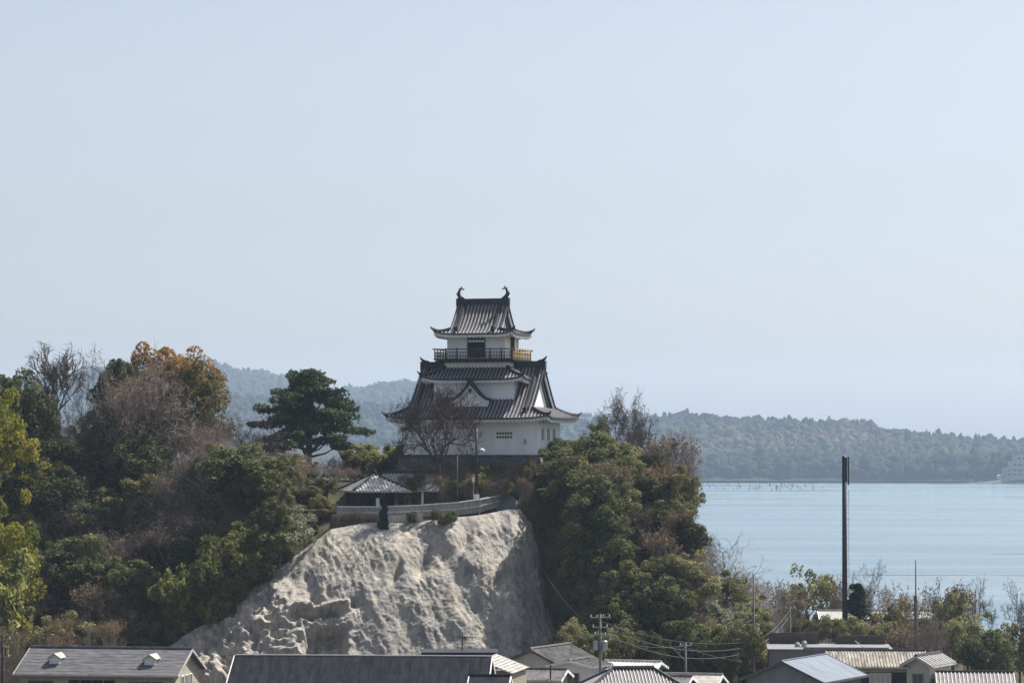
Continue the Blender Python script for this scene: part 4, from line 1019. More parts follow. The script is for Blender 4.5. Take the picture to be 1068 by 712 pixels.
# ------------------------------------------------------------------ hilltop pavilions, fence, path
M['pav_tile'] = mat('pale_weathered_tile', (0.56, 0.545, 0.53), 0.7, 0.3, vary=0.25, scale=1.5)
M['pav_pan'] = mat('pale_pan_tile', (0.38, 0.37, 0.36), 0.7, 0.3, vary=0.2, scale=1.5)
M['fence'] = mat('weathered_pale_boards', (0.46, 0.45, 0.42), 0.9, 0.15, vary=0.3, scale=1.2, streak=(6, 6, .6))
M['cream'] = mat('cream_render', (0.55, 0.52, 0.45), 0.9, 0.15, vary=0.12, scale=.8, streak=(1.5, 1.5, .4))
M['grey_wall'] = mat('grey_render', (0.22, 0.22, 0.23), 0.9, 0.15, vary=0.15, scale=.8, streak=(1.5, 1.5, .4))
M['dark_wall'] = mat('dark_blue_boarding', (0.035, 0.032, 0.05), 0.8, 0.2, vary=0.2, scale=1.5)
M['tan_wall'] = mat('tan_siding', (0.40, 0.36, 0.29), 0.85, 0.2, vary=0.2, scale=1, streak=(.3, .3, 6))
M['slate'] = mat('grey_slate_roof', (0.13, 0.13, 0.145), 0.85, 0.2, vary=0.35, scale=.8, streak=(1, 3, 3))
M['dark_roof'] = mat('dark_violet_roofing', (0.027, 0.028, 0.036), 1.0, 0.03, vary=0.35, scale=.8, streak=(2.5, .7, 1))
M['blue_metal'] = mat('pale_blue_sheet_metal', (0.15, 0.185, 0.235), 0.7, 0.25, metal=0.0, vary=0.22, scale=.7, streak=(3, .7, 1))
M['tan_roof'] = mat('tan_corrugated_roof', (0.36, 0.335, 0.30), 0.85, 0.2, vary=0.45, scale=.9, streak=(2.5, .6, 1))
M['grey_tile'] = mat('plain_grey_tile_roof', (0.15, 0.145, 0.15), 0.85, 0.2, vary=0.4, scale=1.2)
M['brown_metal'] = mat('brown_metal', (0.10, 0.08, 0.075), 0.6, 0.3, vary=.2)

def roof_slope(m, a, b, c, d, rows_n, roll=True, rr=.07, cur=(0, 1), thick=.12, across=False):
    """sloping plane a-b along the eave, d-c along the ridge, with tile rolls running down it (or courses across it)"""
    a, b, c, d = map(Vector, (a, b, c, d)); n = (b - a).cross(d - a).normalized()
    if n.z < 0: n = -n
    t = n * -thick; m.cur = cur[0]
    m.add([a, b, c, d, a + t, b + t, c + t, d + t], [(0, 1, 2, 3), (7, 6, 5, 4), (0, 4, 5, 1), (1, 5, 6, 2), (2, 6, 7, 3), (3, 7, 4, 0)])
    if roll:
        m.cur = cur[1]
        for i in range(rows_n + 1):
            q = i / rows_n
            if across: p0, p1 = a.lerp(d, q), b.lerp(c, q)
            else: p0, p1 = a.lerp(b, q), d.lerp(c, q)
            m.tube([p0 + n * .03, p1 + n * .03], rr, 5)
def clip_rolls(m, tri_a, tri_b, apex, n_, rr=.07):
    a, b, c = map(Vector, (tri_a, tri_b, apex)); e = b - a; n = e.cross(c - a).normalized(); n = n if n.z > 0 else -n
    foot = a + e * ((c - a).dot(e) / e.dot(e)); dv = c - foot; fq = (foot - a).dot(e) / e.dot(e)
    for i in range(1, n_):
        q = i / n_; h = q / fq if q < fq else (1 - q) / (1 - fq)
        m.tube([a + e * q + n * .03, a + e * q + dv * h + n * .03], rr, 5)

def house(name, label, cat, loc, yaw, L, W, zg, ze, zr, mats, ov=.55, rolls=0, rr=.07, thick=.14, group=None, across=False, trim=None, gable_ov=.45, roll_mat=None, ridge_r=.14):
    """gable house, ridge along local x; loc = centre (x, y); zg ground, ze eave, zr ridge (world)"""
    r = empty(name, (loc[0], loc[1], zg), yaw); tag(r, label, cat, group)
    wall, roof = mats[:2]; ridge = mats[2] if len(mats) > 2 else M['tile_ridge']; e, h = ze - zg, zr - zg
    slope = (h - e) / (W / 2 + ov); hw = h - slope * 0 - thick * 1.3; ew = e + slope * ov - thick * 1.3
    m = MB(); x0, x1, y0, y1 = -L / 2, L / 2, -W / 2, W / 2
    m.add([(x0, y0, 0), (x1, y0, 0), (x1, y1, 0), (x0, y1, 0), (x0, y0, ew), (x1, y0, ew), (x1, y1, ew), (x0, y1, ew), (x0, 0, hw), (x1, 0, hw)],
          [(0, 1, 5, 4), (1, 2, 6, 9, 5), (2, 3, 7, 6), (3, 0, 4, 8, 7), (4, 5, 9, 8), (6, 7, 8, 9)])
    m.build('wall', wall, r)
    m = MB(); gx = L / 2 + gable_ov; ey = W / 2 + ov
    for s in (-1, 1):
        roof_slope(m, (-gx, s * ey, e), (gx, s * ey, e), (gx, 0, h), (-gx, 0, h), rolls, rolls > 0, rr, thick=thick, across=across)
    ro = m.build('roof', [roof, roll_mat or roof], r)
    m = MB(); m.tube([(-gx - .05, 0, h + .06), (gx + .05, 0, h + .06)], ridge_r, 6); m.build('ridge_cap', ridge, ro)
    tm = trim or M['white_paint']
    for s in (-1, 1):
        m = MB()
        for b in (-1, 1): m.beam((s * (gx + .03), b * (ey + .03), e - .1), (s * (gx + .03), 0, h - .08), .08, .24)
        m.build('bargeboard', tm, ro)
        m = MB(); m.beam((-gx, s * (ey + .06), e - .1), (gx, s * (ey + .06), e - .1), .1, .12); m.build('gutter', tm if trim else M['metal_grey'], ro)
    return r, ro, (L, W, e, h)
def win(parent, side, c, z0, w_, h_, L, W, frame=None, glass=None, bars=1):
    """window standing on a wall; side 'f' (local -y), 'r' (+x), 'l' (-x)"""
    def bx(m, a0, a1, o0, o1, c0, c1):
        if side == 'f': m.box(a0, a1, -W / 2 - o1, -W / 2 - o0, c0, c1)
        elif side == 'r': m.box(L / 2 + o0, L / 2 + o1, a0, a1, c0, c1)
        else: m.box(-L / 2 - o1, -L / 2 - o0, a0, a1, c0, c1)
    m = MB(); bx(m, c - w_ / 2, c + w_ / 2, 0, .03, z0, z0 + h_); g = m.build('window', glass or M['glass'], parent)
    m = MB(); t = .07
    bx(m, c - w_ / 2 - t, c - w_ / 2, 0, .08, z0 - t, z0 + h_ + t); bx(m, c + w_ / 2, c + w_ / 2 + t, 0, .08, z0 - t, z0 + h_ + t)
    bx(m, c - w_ / 2, c + w_ / 2, 0, .08, z0 + h_, z0 + h_ + t); bx(m, c - w_ / 2, c + w_ / 2, 0, .08, z0 - t, z0)
    for k in range(bars): q = c - w_ / 2 + w_ * (k + 1) / (bars + 1); bx(m, q - .03, q + .03, .03, .07, z0, z0 + h_)
    m.build('frame', frame or M['metal_grey'], g)
    return g

def pavilion():
    # open hip-roofed rest pavilion
    D = 318; c = P(391, 510, D); zg = terr(c.x, D) - .1; s = K * D
    r = empty('rest_pavilion', (c.x, D, zg), R(18)); tag(r, 'low open pavilion with a pale four-sided tiled roof behind the guard fence', 'pavilion')
    ze = P(391, 511.5, D).z - zg; zr = P(391, 494.5, D).z - zg; a = 3.35
    m = MB(); cs = [(-a, -a, ze), (a, -a, ze), (a, a, ze), (-a, a, ze)]
    for i in range(4):
        p, q = cs[i], cs[(i + 1) % 4]; m.cur = 0
        m.add([p, q, (0, 0, zr)], [(0, 1, 2)]); m.cur = 1; clip_rolls(m, p, q, (0, 0, zr), 17, .075)
    m.cur = 0; m.add([(-a, -a, ze - .16), (a, -a, ze - .16), (a, a, ze - .16), (-a, a, ze - .16)] + cs, [(3, 2, 1, 0), (0, 1, 5, 4), (1, 2, 6, 5), (2, 3, 7, 6), (3, 0, 4, 7)])
    ro = m.build('roof', [M['pav_pan'], M['pav_tile']], r)
    for p in cs:
        m = MB(); m.tube([(0, 0, zr + .08), Vector((0, 0, zr)).lerp(Vector(p), .6) + Vector((0, 0, .1)), (p[0] * 1.01, p[1] * 1.01, p[2] + .14)], .13, 6); m.build('hip_ridge', M['tile_ridge'], ro)
    m = MB(); m.tube([(0, 0, zr), (0, 0, zr + .35), (0, 0, zr + .6)], [.2, .22, .05], 6); m.build('finial', M['tile_ridge'], ro)
    for x in (-2.6, 0, 2.6):
        for y in (-2.6, 2.6):
            m = MB(); m.box(x - .09, x + .09, y - .09, y + .09, 0, ze + .1); m.build('post', M['wood_dark'], r)
    m = MB(); m.box(-2.5, 2.5, 2.45, 2.55, 0, ze - .2); m.build('back_panel', M['wood_dark'], r)
    m = MB(); m.box(-2.4, 2.4, 1.6, 2.1, .36, .46); m.box(-2.2, -2.1, 1.7, 2.0, 0, .38); m.box(2.1, 2.2, 1.7, 2.0, 0, .38); m.build('bench', M['wood_dark'], r)
    m = MB(); m.box(-.6, .1, -2.7, -2.62, .6, 1.9); m.build('notice_panel', M['white_paint'], r)
    # gabled pavilion beside it
    D = 321; c = P(428, 510, D)
    zg = terr(c.x, D) - .1
    r, ro, (L, W, e, h) = house('tiled_pavilion', 'small pavilion with ridged pale tile roof right of the four-sided one', 'pavilion', (c.x, D), R(-14), 4.9, 5.6, zg, P(428, 511, D).z, P(428, 493, D).z,
        (M['grey_wall'], M['pav_pan'], M['tile_ridge']), rolls=14, rr=.08, roll_mat=M['pav_tile'], trim=M['wood_dark'], gable_ov=.6, ridge_r=.24)
    for q in (-1.6, 0, 1.5):
        m = MB(); m.box(q - .55, q + .55, -W / 2 - .04, -W / 2, .2, 1.9); m.build('opening', M['void'], r)
    for q in (-2.3, 2.35):
        m = MB(); m.box(q - .12, q + .12, -W / 2 - .5, -W / 2 - .3, 0, e); m.build('post', M['white_paint'] if q > 0 else M['wood_dark'], r)
    # lean-to hut at its right
    D = 318.5; c = P(446, 514, D); zg = terr(c.x, D) - .1
    r, ro, _ = house('small_hut', 'little tan-roofed hut at the right end of the pavilions', 'hut', (c.x, D), R(-14), 2.3, 2.6, zg, P(446, 511, D).z, P(446, 503.5, D).z, (M['wood_dark'], M['tan_roof'], M['tan_roof']), rolls=0, trim=M['concrete'], ov=.35)
pavilion()

def fence():
    pts = [P(352, 541, 312.5), P(395, 540, 312.8), P(440, 538.5, 313.2), P(478, 537, 314), P(500, 534, 315.5), P(522, 528, 318)]
    tops = [528.5, 528.5, 526.8, 524.0, 521, 516.5]
    f = empty('guard_fence', pts[0]); tag(f, 'long pale board fence with a light top rail along the rock face\'s edge', 'fence')
    o = pts[0]; b = MB(); rl = MB(); ft = MB()
    for i in range(5):
        p, q = pts[i] - o, pts[i + 1] - o; hp = P(0, tops[i], pts[i].y).z - pts[i].z; hq = P(0, tops[i + 1], pts[i + 1].y).z - pts[i + 1].z
        n = max(2, int((q - p).length / .22))
        for k in range(n):
            a = p.lerp(q, (k + .06) / n); c = p.lerp(q, (k + .94) / n); ha = hp + (hq - hp) * k / n
            dz = .03 * (k % 2)
            b.add([a, c, c + Vector((0, 0, ha - dz)), a + Vector((0, 0, ha - dz))] + [v + Vector((0, .05, 0)) for v in (a, c, c + Vector((0, 0, ha - dz)), a + Vector((0, 0, ha - dz)))],
                  [(0, 1, 2, 3), (7, 6, 5, 4), (0, 4, 5, 1), (3, 2, 6, 7), (0, 3, 7, 4), (1, 5, 6, 2)])
        rl.beam(p + Vector((0, -.03, hp + .03)), q + Vector((0, -.03, hq + .03)), .2, .12)
        rl.beam(p + Vector((0, -.06, hp * .5)), q + Vector((0, -.06, hq * .5)), .06, .1)
        m = MB(); m.box(p.x - .09, p.x + .09, p.y - .12, p.y + .04, p.z - .6, p.z + hp + .1); m.build('post', M['fence'], f)
    b.build('boards', M['fence'], f); rl.build('top_rail', M['white_paint'], f)
    w_ = empty('kerb_wall', P(398, 548, 311.6)); tag(w_, 'low beige concrete wall below the middle of the guard fence', 'wall')
    q0, q1 = P(398, 548, 311.6), P(441, 545.5, 312.2); m = MB(); m.beam((0, 0, .25), q1 - q0 + Vector((0, 0, .25)), .3, 1.5); m.build('wall_body', M['cream'], w_)
    # blue-grey covered heap at the fence end
    t = empty('covered_heap', P(528, 526, 318.5)); tag(t, 'blue-grey sheeted heap at the right end of the guard fence', 'tarpaulin')
    m = MB(); rows = []
    for i in range(9):
        a = i / 8; rows.append([(1.5 * math.cos(2 * math.pi * j / 14) * math.cos(a * 1.5) * (1 + .15 * mn.noise(Vector((i, j % 14, 0)))), .9 * math.sin(2 * math.pi * j / 14) * math.cos(a * 1.5), -.6 + 1.7 * math.sin(a * 1.5)) for j in range(15)])
    m.grid(rows); m.build('sheet', mat('blue_grey_sheet', (.16, .2, .26), .6, .3), t, smooth=True)
fence()

# ------------------------------------------------------------------ poles
def pole(label, px, pytop, pybase, D, r0, r1, matl, name='utility_pole', zb=None, extra=None, cat='pole', group=None):
    p = P(px, pytop, D); z = P(px, pybase, D).z if zb is None else zb
    o = empty(name, (p.x, D, z)); tag(o, label, cat, group); h = p.z - z
    m = MB(); m.tube([(0, 0, 0), (0, 0, h / 2), (0, 0, h)], [r0, (r0 + r1) / 2, r1], 10); m.build('shaft', matl, o, smooth=True)
    if extra: extra(o, h)
    return o, p
def cross(o, z, w_, matl=None, ins=4, rot=0.0, dx=0.0):
    m = MB(); c, s = math.cos(rot), math.sin(rot)
    m.beam((dx - w_ / 2 * c, -w_ / 2 * s, z), (dx + w_ / 2 * c, w_ / 2 * s, z), .09, .09); a = m.build('crossarm', matl or M['metal_grey'], o)
    for k in range(ins):
        q = -w_ / 2 + w_ * (k + .15) / (ins - .7); m = MB(); m.tube([(dx + q * c, q * s, z + .04), (dx + q * c, q * s, z + .15), (dx + q * c, q * s, z + .26)], [.04, .07, .03], 6); m.build('insulator', M['white_paint'], a)
def ex_lamp(o, h):
    m = MB(); m.tube([(0, 0, 2.9), (.5, -.05, 3.35), (.75, -.05, 3.4)], .04, 6); arm = m.build('lamp_arm', M['metal_grey'], o)
    m = MB(); m.tube([(.6, -.05, 3.25), (.66, -.05, 3.42), (.72, -.05, 3.5)], [.30, .26, .05], 10); m.build('lamp_shade', M['white_paint'], arm)
    m = MB(); m.box(-.35, -.1, -.25, .05, 1.7, 2.15); m.build('switch_box', M['white_paint'], o)
def lamp_extra(o, h):
    m = MB(); m.tube([(0, 0, h * .64), (.45, -.1, h * .71), (.62, -.1, h * .70)], .04, 6); arm = m.build('lamp_arm', M['metal_grey'], o)
    m = MB(); m.tube([(.62, -.1, h * .685), (.64, -.1, h * .71), (.66, -.1, h * .72)], [.30, .27, .06], 12); m.build('lamp_shade', M['white_paint'], arm)
    m = MB(); m.box(-.50, -.16, -.3, .02, h * .24, h * .31); m.tube([(-.33, -.14, 0), (-.33, -.14, h * .24)], .03, 6); m.build('switch_box', M['white_paint'], o)
    m = MB(); m.box(-.30, .3, -.3, .3, -.1, .5); m.build('footing', M['white_paint'], o)
    m = MB(); m.beam((-.5, 0, h * .97), (.3, 0, h * .97), .07, .07); m.build('crossarm', M['metal_grey'], o)
pole('dark utility pole with a domed lamp standing before the keep\'s wall', 497, 447, 520, 316, .17, .12, M['mast'], extra=lamp_extra)
pole('very thin pale pole left of the domed lamp pole', 477, 475, 523, 315, .06, .05, M['pole_conc'], name='thin_pole')
def ex_trans(o, h):
    cross(o, h - .3, 1.9, rot=.2); cross(o, h - 1.2, 1.5, rot=.2, ins=3); cross(o, h - 1.9, 1.2, rot=-.5, ins=3)
    for s in (-1, 1):
        m = MB(); m.tube([(s * .42, -.1, h - 3.3), (s * .42, -.1, h - 3.2), (s * .42, -.1, h - 2.5), (s * .42, -.1, h - 2.4)], [.18, .25, .25, .12], 10); m.build('transformer', M['metal_grey'], o)
po1, t1 = pole('utility pole with two grey transformers beside the cream house', 626, 640, 706, 262, .17, .12, M['pole_conc'], zb=8, extra=ex_trans)
def ex_s(o, h): cross(o, h - .25, 1.2, ins=3, rot=.3); m = MB(); m.beam((-.1, 0, h - 1.6), (-1.5, 0, h - .2), .07, .07); m.build('strut', M['metal_grey'], o)
po2, t2 = pole('short utility pole with a slanting strut in front of the right hillside', 715, 670, 706, 272, .13, .1, M['pole_conc'], zb=7, extra=ex_s)
def ex_m(o, h): cross(o, h - .3, 1.5, rot=.8); cross(o, h - 1.1, 1.2, ins=3, rot=.8)
po3, t3 = pole('tall thin pale pole in front of the large fanned bare tree', 786, 598, 706, 288, .14, .09, M['pole_conc'], zb=6, extra=lambda o, h: cross(o, h * .62, .9, ins=2, rot=.8))
po4, t4 = pole('small wooden pole with a crossarm behind the flat-roofed building', 824, 631, 690, 330, .12, .09, M['pole_conc'], zb=5, extra=lambda o, h: cross(o, h - .3, 1.3, ins=3, rot=.5))
po5, t5 = pole('tall thin pole with a thicker lower half right of the mast', 955, 584, 690, 345, .17, .07, M['pole_conc'], zb=5, extra=lambda o, h: (lambda m: (m.tube([(-.05, -.06, 0), (-.05, -.06, h * .74)], .21, 10), m.build('lower_sleeve', M['pole_conc'], o)))(MB()))
po6, t6 = pole('dark utility pole cut by the bottom left corner', 3, 662, 716, 262, .16, .12, M['wood_dark'], zb=8, extra=lambda o, h: (cross(o, h - 2.0, 1.2, ins=3), cross(o, h - .4, 1.4, ins=3)))
def mast_x(o, h):
    for (a, b, c, r) in ((-.17, h - 3.3, h - .2, .20), (.15, h - 3.3, h - .2, .20)):
        m = MB(); m.box(a - r * .75, a + r * .75, -.42, -.18, b, c); m.build('antenna', M['mast'], o)
    m = MB(); m.box(.44, .60, -.1, .12, h - 7.3 + 3.6, h - .15); m.beam((0, 0, h - 1), (.5, 0, h - 1), .06, .06); m.beam((0, 0, h - 3), (.5, 0, h - 3), .06, .06); m.build('antenna', M['mast'], o)
    m = MB()
    for k in range(26): z = 4 + k * .8; m.beam((.25, -.3, z), (.55, -.3, z), .04, .04)
    m.beam((.5, -.3, 3.8), (.5, -.3, 24.5), .04, .04); m.build('climbing_rungs', M['mast'], o)
pole('tall dark steel mast with panel antennas standing in front of the bay', 880.5, 475, 652, 360, .38, .27, M['mast'], name='radio_mast', zb=5, extra=mast_x, cat='mast')

def wire(label, a, b, sag, r=.03, grp=None, name='power_line'):
    a, b = Vector(a), Vector(b); m = MB(); o = a.copy()
    r *= .62; m.tube([a.lerp(b, k / 20) - o - Vector((0, 0, sag * 4 * (k / 20) * (1 - k / 20))) for k in range(21)], r, 4, cap=False)
    w_ = m.build(name, M['wire'], None); w_.location = o; tag(w_, label, 'cable', grp)
d = lambda v, x=0, z=0: v + Vector((x, 0, z))
wire('lower bundled cable from the rock face foot to the pole with transformers', P(590, 668, 285), d(t1, 0, -1.2), .3, .05)
wire('upper cable from the rock face foot to the pole with transformers', P(540, 668, 280), d(t1, -.4, -.3), .5, .03)
for k in range(3):
    wire(('top', 'middle', 'lowest')[k] + ' of the cables sagging from the pole with transformers to the tall pale pole', d(t1, .2 * k, -.6 - .55 * k), P(786, 668 + 5 * k, 288), 1.0 + .25 * k, .045 if k else .03)
for k in range(2):
    wire(('upper', 'lower')[k] + ' cable rising from the tall pale pole to the small wooden pole', P(786, 668 + 6 * k, 288), d(t4, 0, -.5 - .6 * k), .6, .04)
wire('thin cable from the short pole with the strut to the tall pale pole', d(t2, 0, -.4), P(786, 690, 288), .3, .03)
wire('thin cable from the short pole with the strut towards the transformers', d(t1, .4, -2.0), d(t2, -.3, -.3), .5, .03)
wire('long guy cable slanting down the dark wood beside the rock face', P(562, 586, 305), P(604, 642, 290), .5, .05)
wire('cable across the bottom left from the house with vents to the dark roof', P(205, 684, 262), P(248, 681, 250), .2, .03)
wire('thin cable over the dark roof\'s left ridge', P(246, 680, 251), P(366, 676, 251.5), .25, .025)
wire('thin cable in front of the keep\'s stone base from the lamp pole', P(424, 481, 318), P(495, 472, 316), .3, .025)

# ------------------------------------------------------------------ houses along the bottom
def G(px, D): return (X(px, D), D)
# house with two roof vents (left)
D = 265; zr = P(120, 676.5, D).z; ze = zr - 2.1
H, ro, (L, W, e, h) = house('long_house', 'long house with a grey slate roof and two small roof vents at the lower left', 'house', G(117, D + 1.2), R(-9), 14.6, 8.6, 7, ze, zr, (M['tan_wall'], M['slate'], M['slate']), rolls=9, rr=.008, across=True, trim=M['concrete'], ov=.6, gable_ov=.5)
for q in (-4.5, 4.6):
    y = -3.0; zq = e + (h - e) * (1 - abs(y) / (W / 2 + .6)); m = MB()
    m.add([(q - .5, y, zq - .1), (q + .5, y, zq - .1), (q + .5, y, zq + .62), (q, y, zq + .9), (q - .5, y, zq + .62)] + [(q - .5, y + 2, zq + .5), (q + .5, y + 2, zq + .5), (q + .5, y + 2, zq + .62), (q, y + 2, zq + .9), (q - .5, y + 2, zq + .62)],
          [(4, 3, 2, 1, 0), (1, 2, 7, 6), (0, 5, 9, 4)]); v = m.build('roof_vent', M['white_paint'], ro)
    m = MB()
    for s in (-1, 1): m.beam((q + s * .42, y + .85, zq + .89), (q, y + .85, zq + 1.14), 2.1, .09) if 0 else roof_slope(m, (q + s * .7, y - .2, zq + .54), (q + s * .7, y + 2.0, zq + .54), (q, y + 2.0, zq + .98), (q, y - .2, zq + .98), 0, False, thick=.08)
    m.build('vent_roof', M['concrete'], v)
    m = MB(); m.box(q - .36, q + .36, y - .04, y, zq + .12, zq + .54); m.build('louvre', M['white_paint'], v)
win(H, 'f', -.5, e - 2.0, 4.4, 1.5, L, W, glass=M['void'], bars=3); win(H, 'f', 4.6, e - 1.9, 3.2, 1.3, L, W, bars=2); win(H, 'f', -5.4, e - 1.9, 2.4, 1.3, L, W, bars=1)
for q in (-1.6, -.1, 1.2): win(H, 'r', q, e - 1.9, .8, 1.6, L, W, frame=M['white_paint'])
# big dark roof
D = 250; zr = P(380, 684, D).z
H, ro, (L, W, e, h) = house('hall', 'large hall under a plain dark violet-grey roof with a thin white ridge', 'hall', G(379, D + .4), R(-4), 21.6, 12, 7, zr - 3.4, zr, (M['cream'], M['dark_roof'], M['white_paint']), rolls=26, rr=.012, ov=.7, thick=.2, ridge_r=.06, gable_ov=.55)
win(H, 'r', 0, e - .2, 1.2, 1.0, L, W)
H, ro, (L, W, e, h) = house('porch', 'small dark-roofed porch at the right end of the hall', 'porch', G(511, 243), R(-4), 2.6, 4, 7, P(0, 715, 243).z, P(0, 704.5, 243).z, (M['cream'], M['dark_roof'], M['dark_roof']), ov=.4)
# antenna and low dark box behind the hall's ridge
o = empty('roof_house', (*G(480, 262), 7)); tag(o, 'low dark flat-topped house just showing over the hall\'s ridge', 'house')
m = MB(); m.box(-3.2, 3.2, -2, 2, 0, P(0, 681, 262).z - 7); m.build('wall', M['grey_wall'], o)
m = MB(); m.box(-3.5, 3.5, -2.3, 2.3, P(0, 681, 262).z - 7, P(0, 678, 262).z - 7); m.build('roof', M['tile_ridge'], o)
a0 = P(482, 678, 262); o = empty('television_antenna', a0); tag(o, 'television antenna on a short mast above the hall\'s ridge', 'antenna')
m = MB(); m.tube([(0, 0, 0), (0, 0, P(0, 664, 262).z - a0.z)], .06, 6); m.build('mast', M['mast'], o)
hh = P(0, 664, 262).z - a0.z; m = MB(); m.beam((-.5, 0, hh), (1.3, 0, hh - .02), .05, .05)
for k in range(8): x = -.45 + k * .24; m.beam((x, -.35, hh), (x, .35, hh), .04, .04); m.beam((x, 0, hh - .14), (x, 0, hh + .14), .04, .04)
m.build('boom', M['mast'], o); m = MB(); m.beam((.2, 0, hh - .5), (1.3, 0, hh - .6), .05, .05); m.build('lower_boom', M['mast'], o)
# white lean-to roof
q = P(524, 690, 256); o = empty('lean_to', (q.x, 256, 7), R(-20)); tag(o, 'small lean-to with a pale sheet roof between the hall and the cream house', 'shed')
zt = P(0, 684.5, 256).z - 7; m = MB(); roof_slope(m, (-1.2, -2.4, zt - .2), (1.9, -2.4, zt - 1.25), (1.9, 1.8, zt - 1.0), (-1.2, 1.8, zt + .1), 8, True, .04); m.build('roof', [M['concrete'], M['concrete']], o)
m = MB(); m.box(-1.1, 1.7, -2.0, 1.7, 0, zt - 1.3); m.build('wall', M['tan_wall'], o)
# cream house with grey roof
D = 274; zr = P(570, 674.5, D).z
H, ro, (L, W, e, h) = house('cream_house', 'cream house with a plain grey gable roof at the foot of the rock face', 'house', G(574, D + 1), R(62), 7.6, 6.2, 7, zr - 1.6, zr, (M['cream'], M['grey_tile'], M['grey_tile']), ov=.5, rolls=20, rr=.03, trim=M['grey_tile'])
win(H, 'f', -.2, e - 1.9, 1.1, 1.1, L, W, frame=M['white_paint'])
win(H, 'f', -2.6, e - 1.9, .9, 1.2, L, W, frame=M['white_paint']); win(H, 'l', 0, e - 2.3, 1.1, .9, L, W)
q = P(603, 690, 270); H, ro, (L, W, e, h) = house('white_annexe', 'white annexe on the right of the cream house', 'house', G(604, 270.5), R(62), 3.6, 4.2, 7, P(0, 693, 270).z, P(0, 687.5, 270).z, (M['white_paint'], M['grey_tile'], M['grey_tile']), ov=.3, rolls=8, rr=.03)
win(H, 'l', -.2, e - 1.7, 1.3, 1.0, L, W); win(H, 'l', -.2, e - 3.2, 1.3, .9, L, W)
H, ro, (L, W, e, h) = house('low_house', 'low tan-walled house with a faded roof in front of the cream house', 'house', G(552, 262), R(-12), 6.2, 5, 7, P(0, 706, 262).z, P(0, 697.5, 262).z, (M['tan_wall'], M['grey_tile'], M['grey_tile']), ov=.5, rolls=16, rr=.035)
o = empty('vent_pipe', (X(574, 259), 259, 8)); tag(o, 'thin dark pipe rising in front of the cream house', 'pipe'); m = MB(); m.tube([(0, 0, 0), (0, 0, P(0, 693, 259).z - 8)], .07, 8); m.build('tube', M['mast'], o)
# hip-roofed striped tile house
D = 255; c = P(661, 698, D); o = empty('hip_roofed_house', (c.x, D + 1.5, 7), R(6)); tag(o, 'house with a pale striped hip tile roof and dark ridges at the bottom centre right', 'house')
zr = P(0, 698.5, D).z - 7; zb_ = zr - 2.2; rx, ex, ey = 1.8, 5.4, 4.2
m = MB(); sl = lambda s: None
for s in (-1, 1):
    m.cur = 0; m.add([(-ex, s * ey, zb_), (ex, s * ey, zb_), (rx, 0, zr), (-rx, 0, zr)], [(0, 1, 2, 3)]); m.add([(s * ex, -ey, zb_), (s * ex, ey, zb_), (s * rx, 0, zr)], [(0, 1, 2)])
    m.cur = 1
    for i in range(-17, 18):
        x = i * .31; y = 0 if abs(x) < rx else ey * (abs(x) - rx) / (ex - rx); z = lambda yy: zr + (zb_ - zr) * yy / ey + .03
        m.tube([(x, s * y, z(y)), (x, s * ey, z(ey))], .055, 5)
    for i in range(-13, 14):
        y = i * .31; x0 = rx + (ex - rx) * abs(y) / ey; zz = lambda xx: zr + (zb_ - zr) * (xx - rx) / (ex - rx) + .03
        m.tube([(s * x0, y, zz(x0)), (s * ex, y, zz(ex))], .055, 5)
ro = m.build('roof', [M['tile'], M['pav_tile']], o)
m = MB(); m.tube([(-rx - .1, 0, zr + .12), (rx + .1, 0, zr + .12)], .2, 6); m.build('ridge_cap', M['tile_ridge'], ro)
for a in (-1, 1):
    for b in (-1, 1): m = MB(); m.tube([(a * rx, 0, zr + .1), (a * ex, b * ey, zb_ + .1)], .14, 6); m.build('hip_ridge', M['tile_ridge'], ro)
m = MB(); m.box(-ex + .7, ex - .7, -ey + .7, ey - .7, 0, zb_); m.build('wall', M['cream'], o)
D = 272
house('back_house', 'small house with a pale flat-pitched roof behind the striped hip roof', 'house', G(660, D), R(-16), 4.6, 5, 7, P(0, 697, D).z, P(0, 689.5, D).z, (M['grey_wall'], M['pav_tile'], M['pav_tile']), rolls=14, rr=.035, ov=.4)
D = 262
house('shed_house', 'plain house with a dull pale roof right of the striped hip roof', 'house', G(722, D), R(-14), 4.6, 5.5, 7, P(0, 713, D).z, P(0, 703, D).z, (M['grey_wall'], M['concrete'], M['concrete']), rolls=14, rr=.03, ov=.4)
D = 258
house('low_roofed_house', 'low dull-roofed house under the short pole with the strut', 'house', G(697, D), R(-14), 3.4, 4.5, 7, P(0, 712, D).z, P(0, 705, D).z, (M['grey_wall'], M['grey_tile'], M['grey_tile']), rolls=10, rr=.03, ov=.4)
# grey-walled house with pale blue metal roof
D = 256; zr = P(836, 688, D).z
H, ro, (L, W, e, h) = house('metal_roofed_house', 'grey-walled house with a pale blue sheet-metal roof', 'house', G(838, D + 3), R(60), 9.0, 7.2, 7, zr - 1.75, zr, (M['grey_wall'], M['blue_metal'], M['blue_metal']), ov=.55, rolls=1, rr=.05, across=True, trim=M['slate'], thick=.12, ridge_r=.06)
win(H, 'l', -1.8, e - 2.0, .8, .8, L, W)
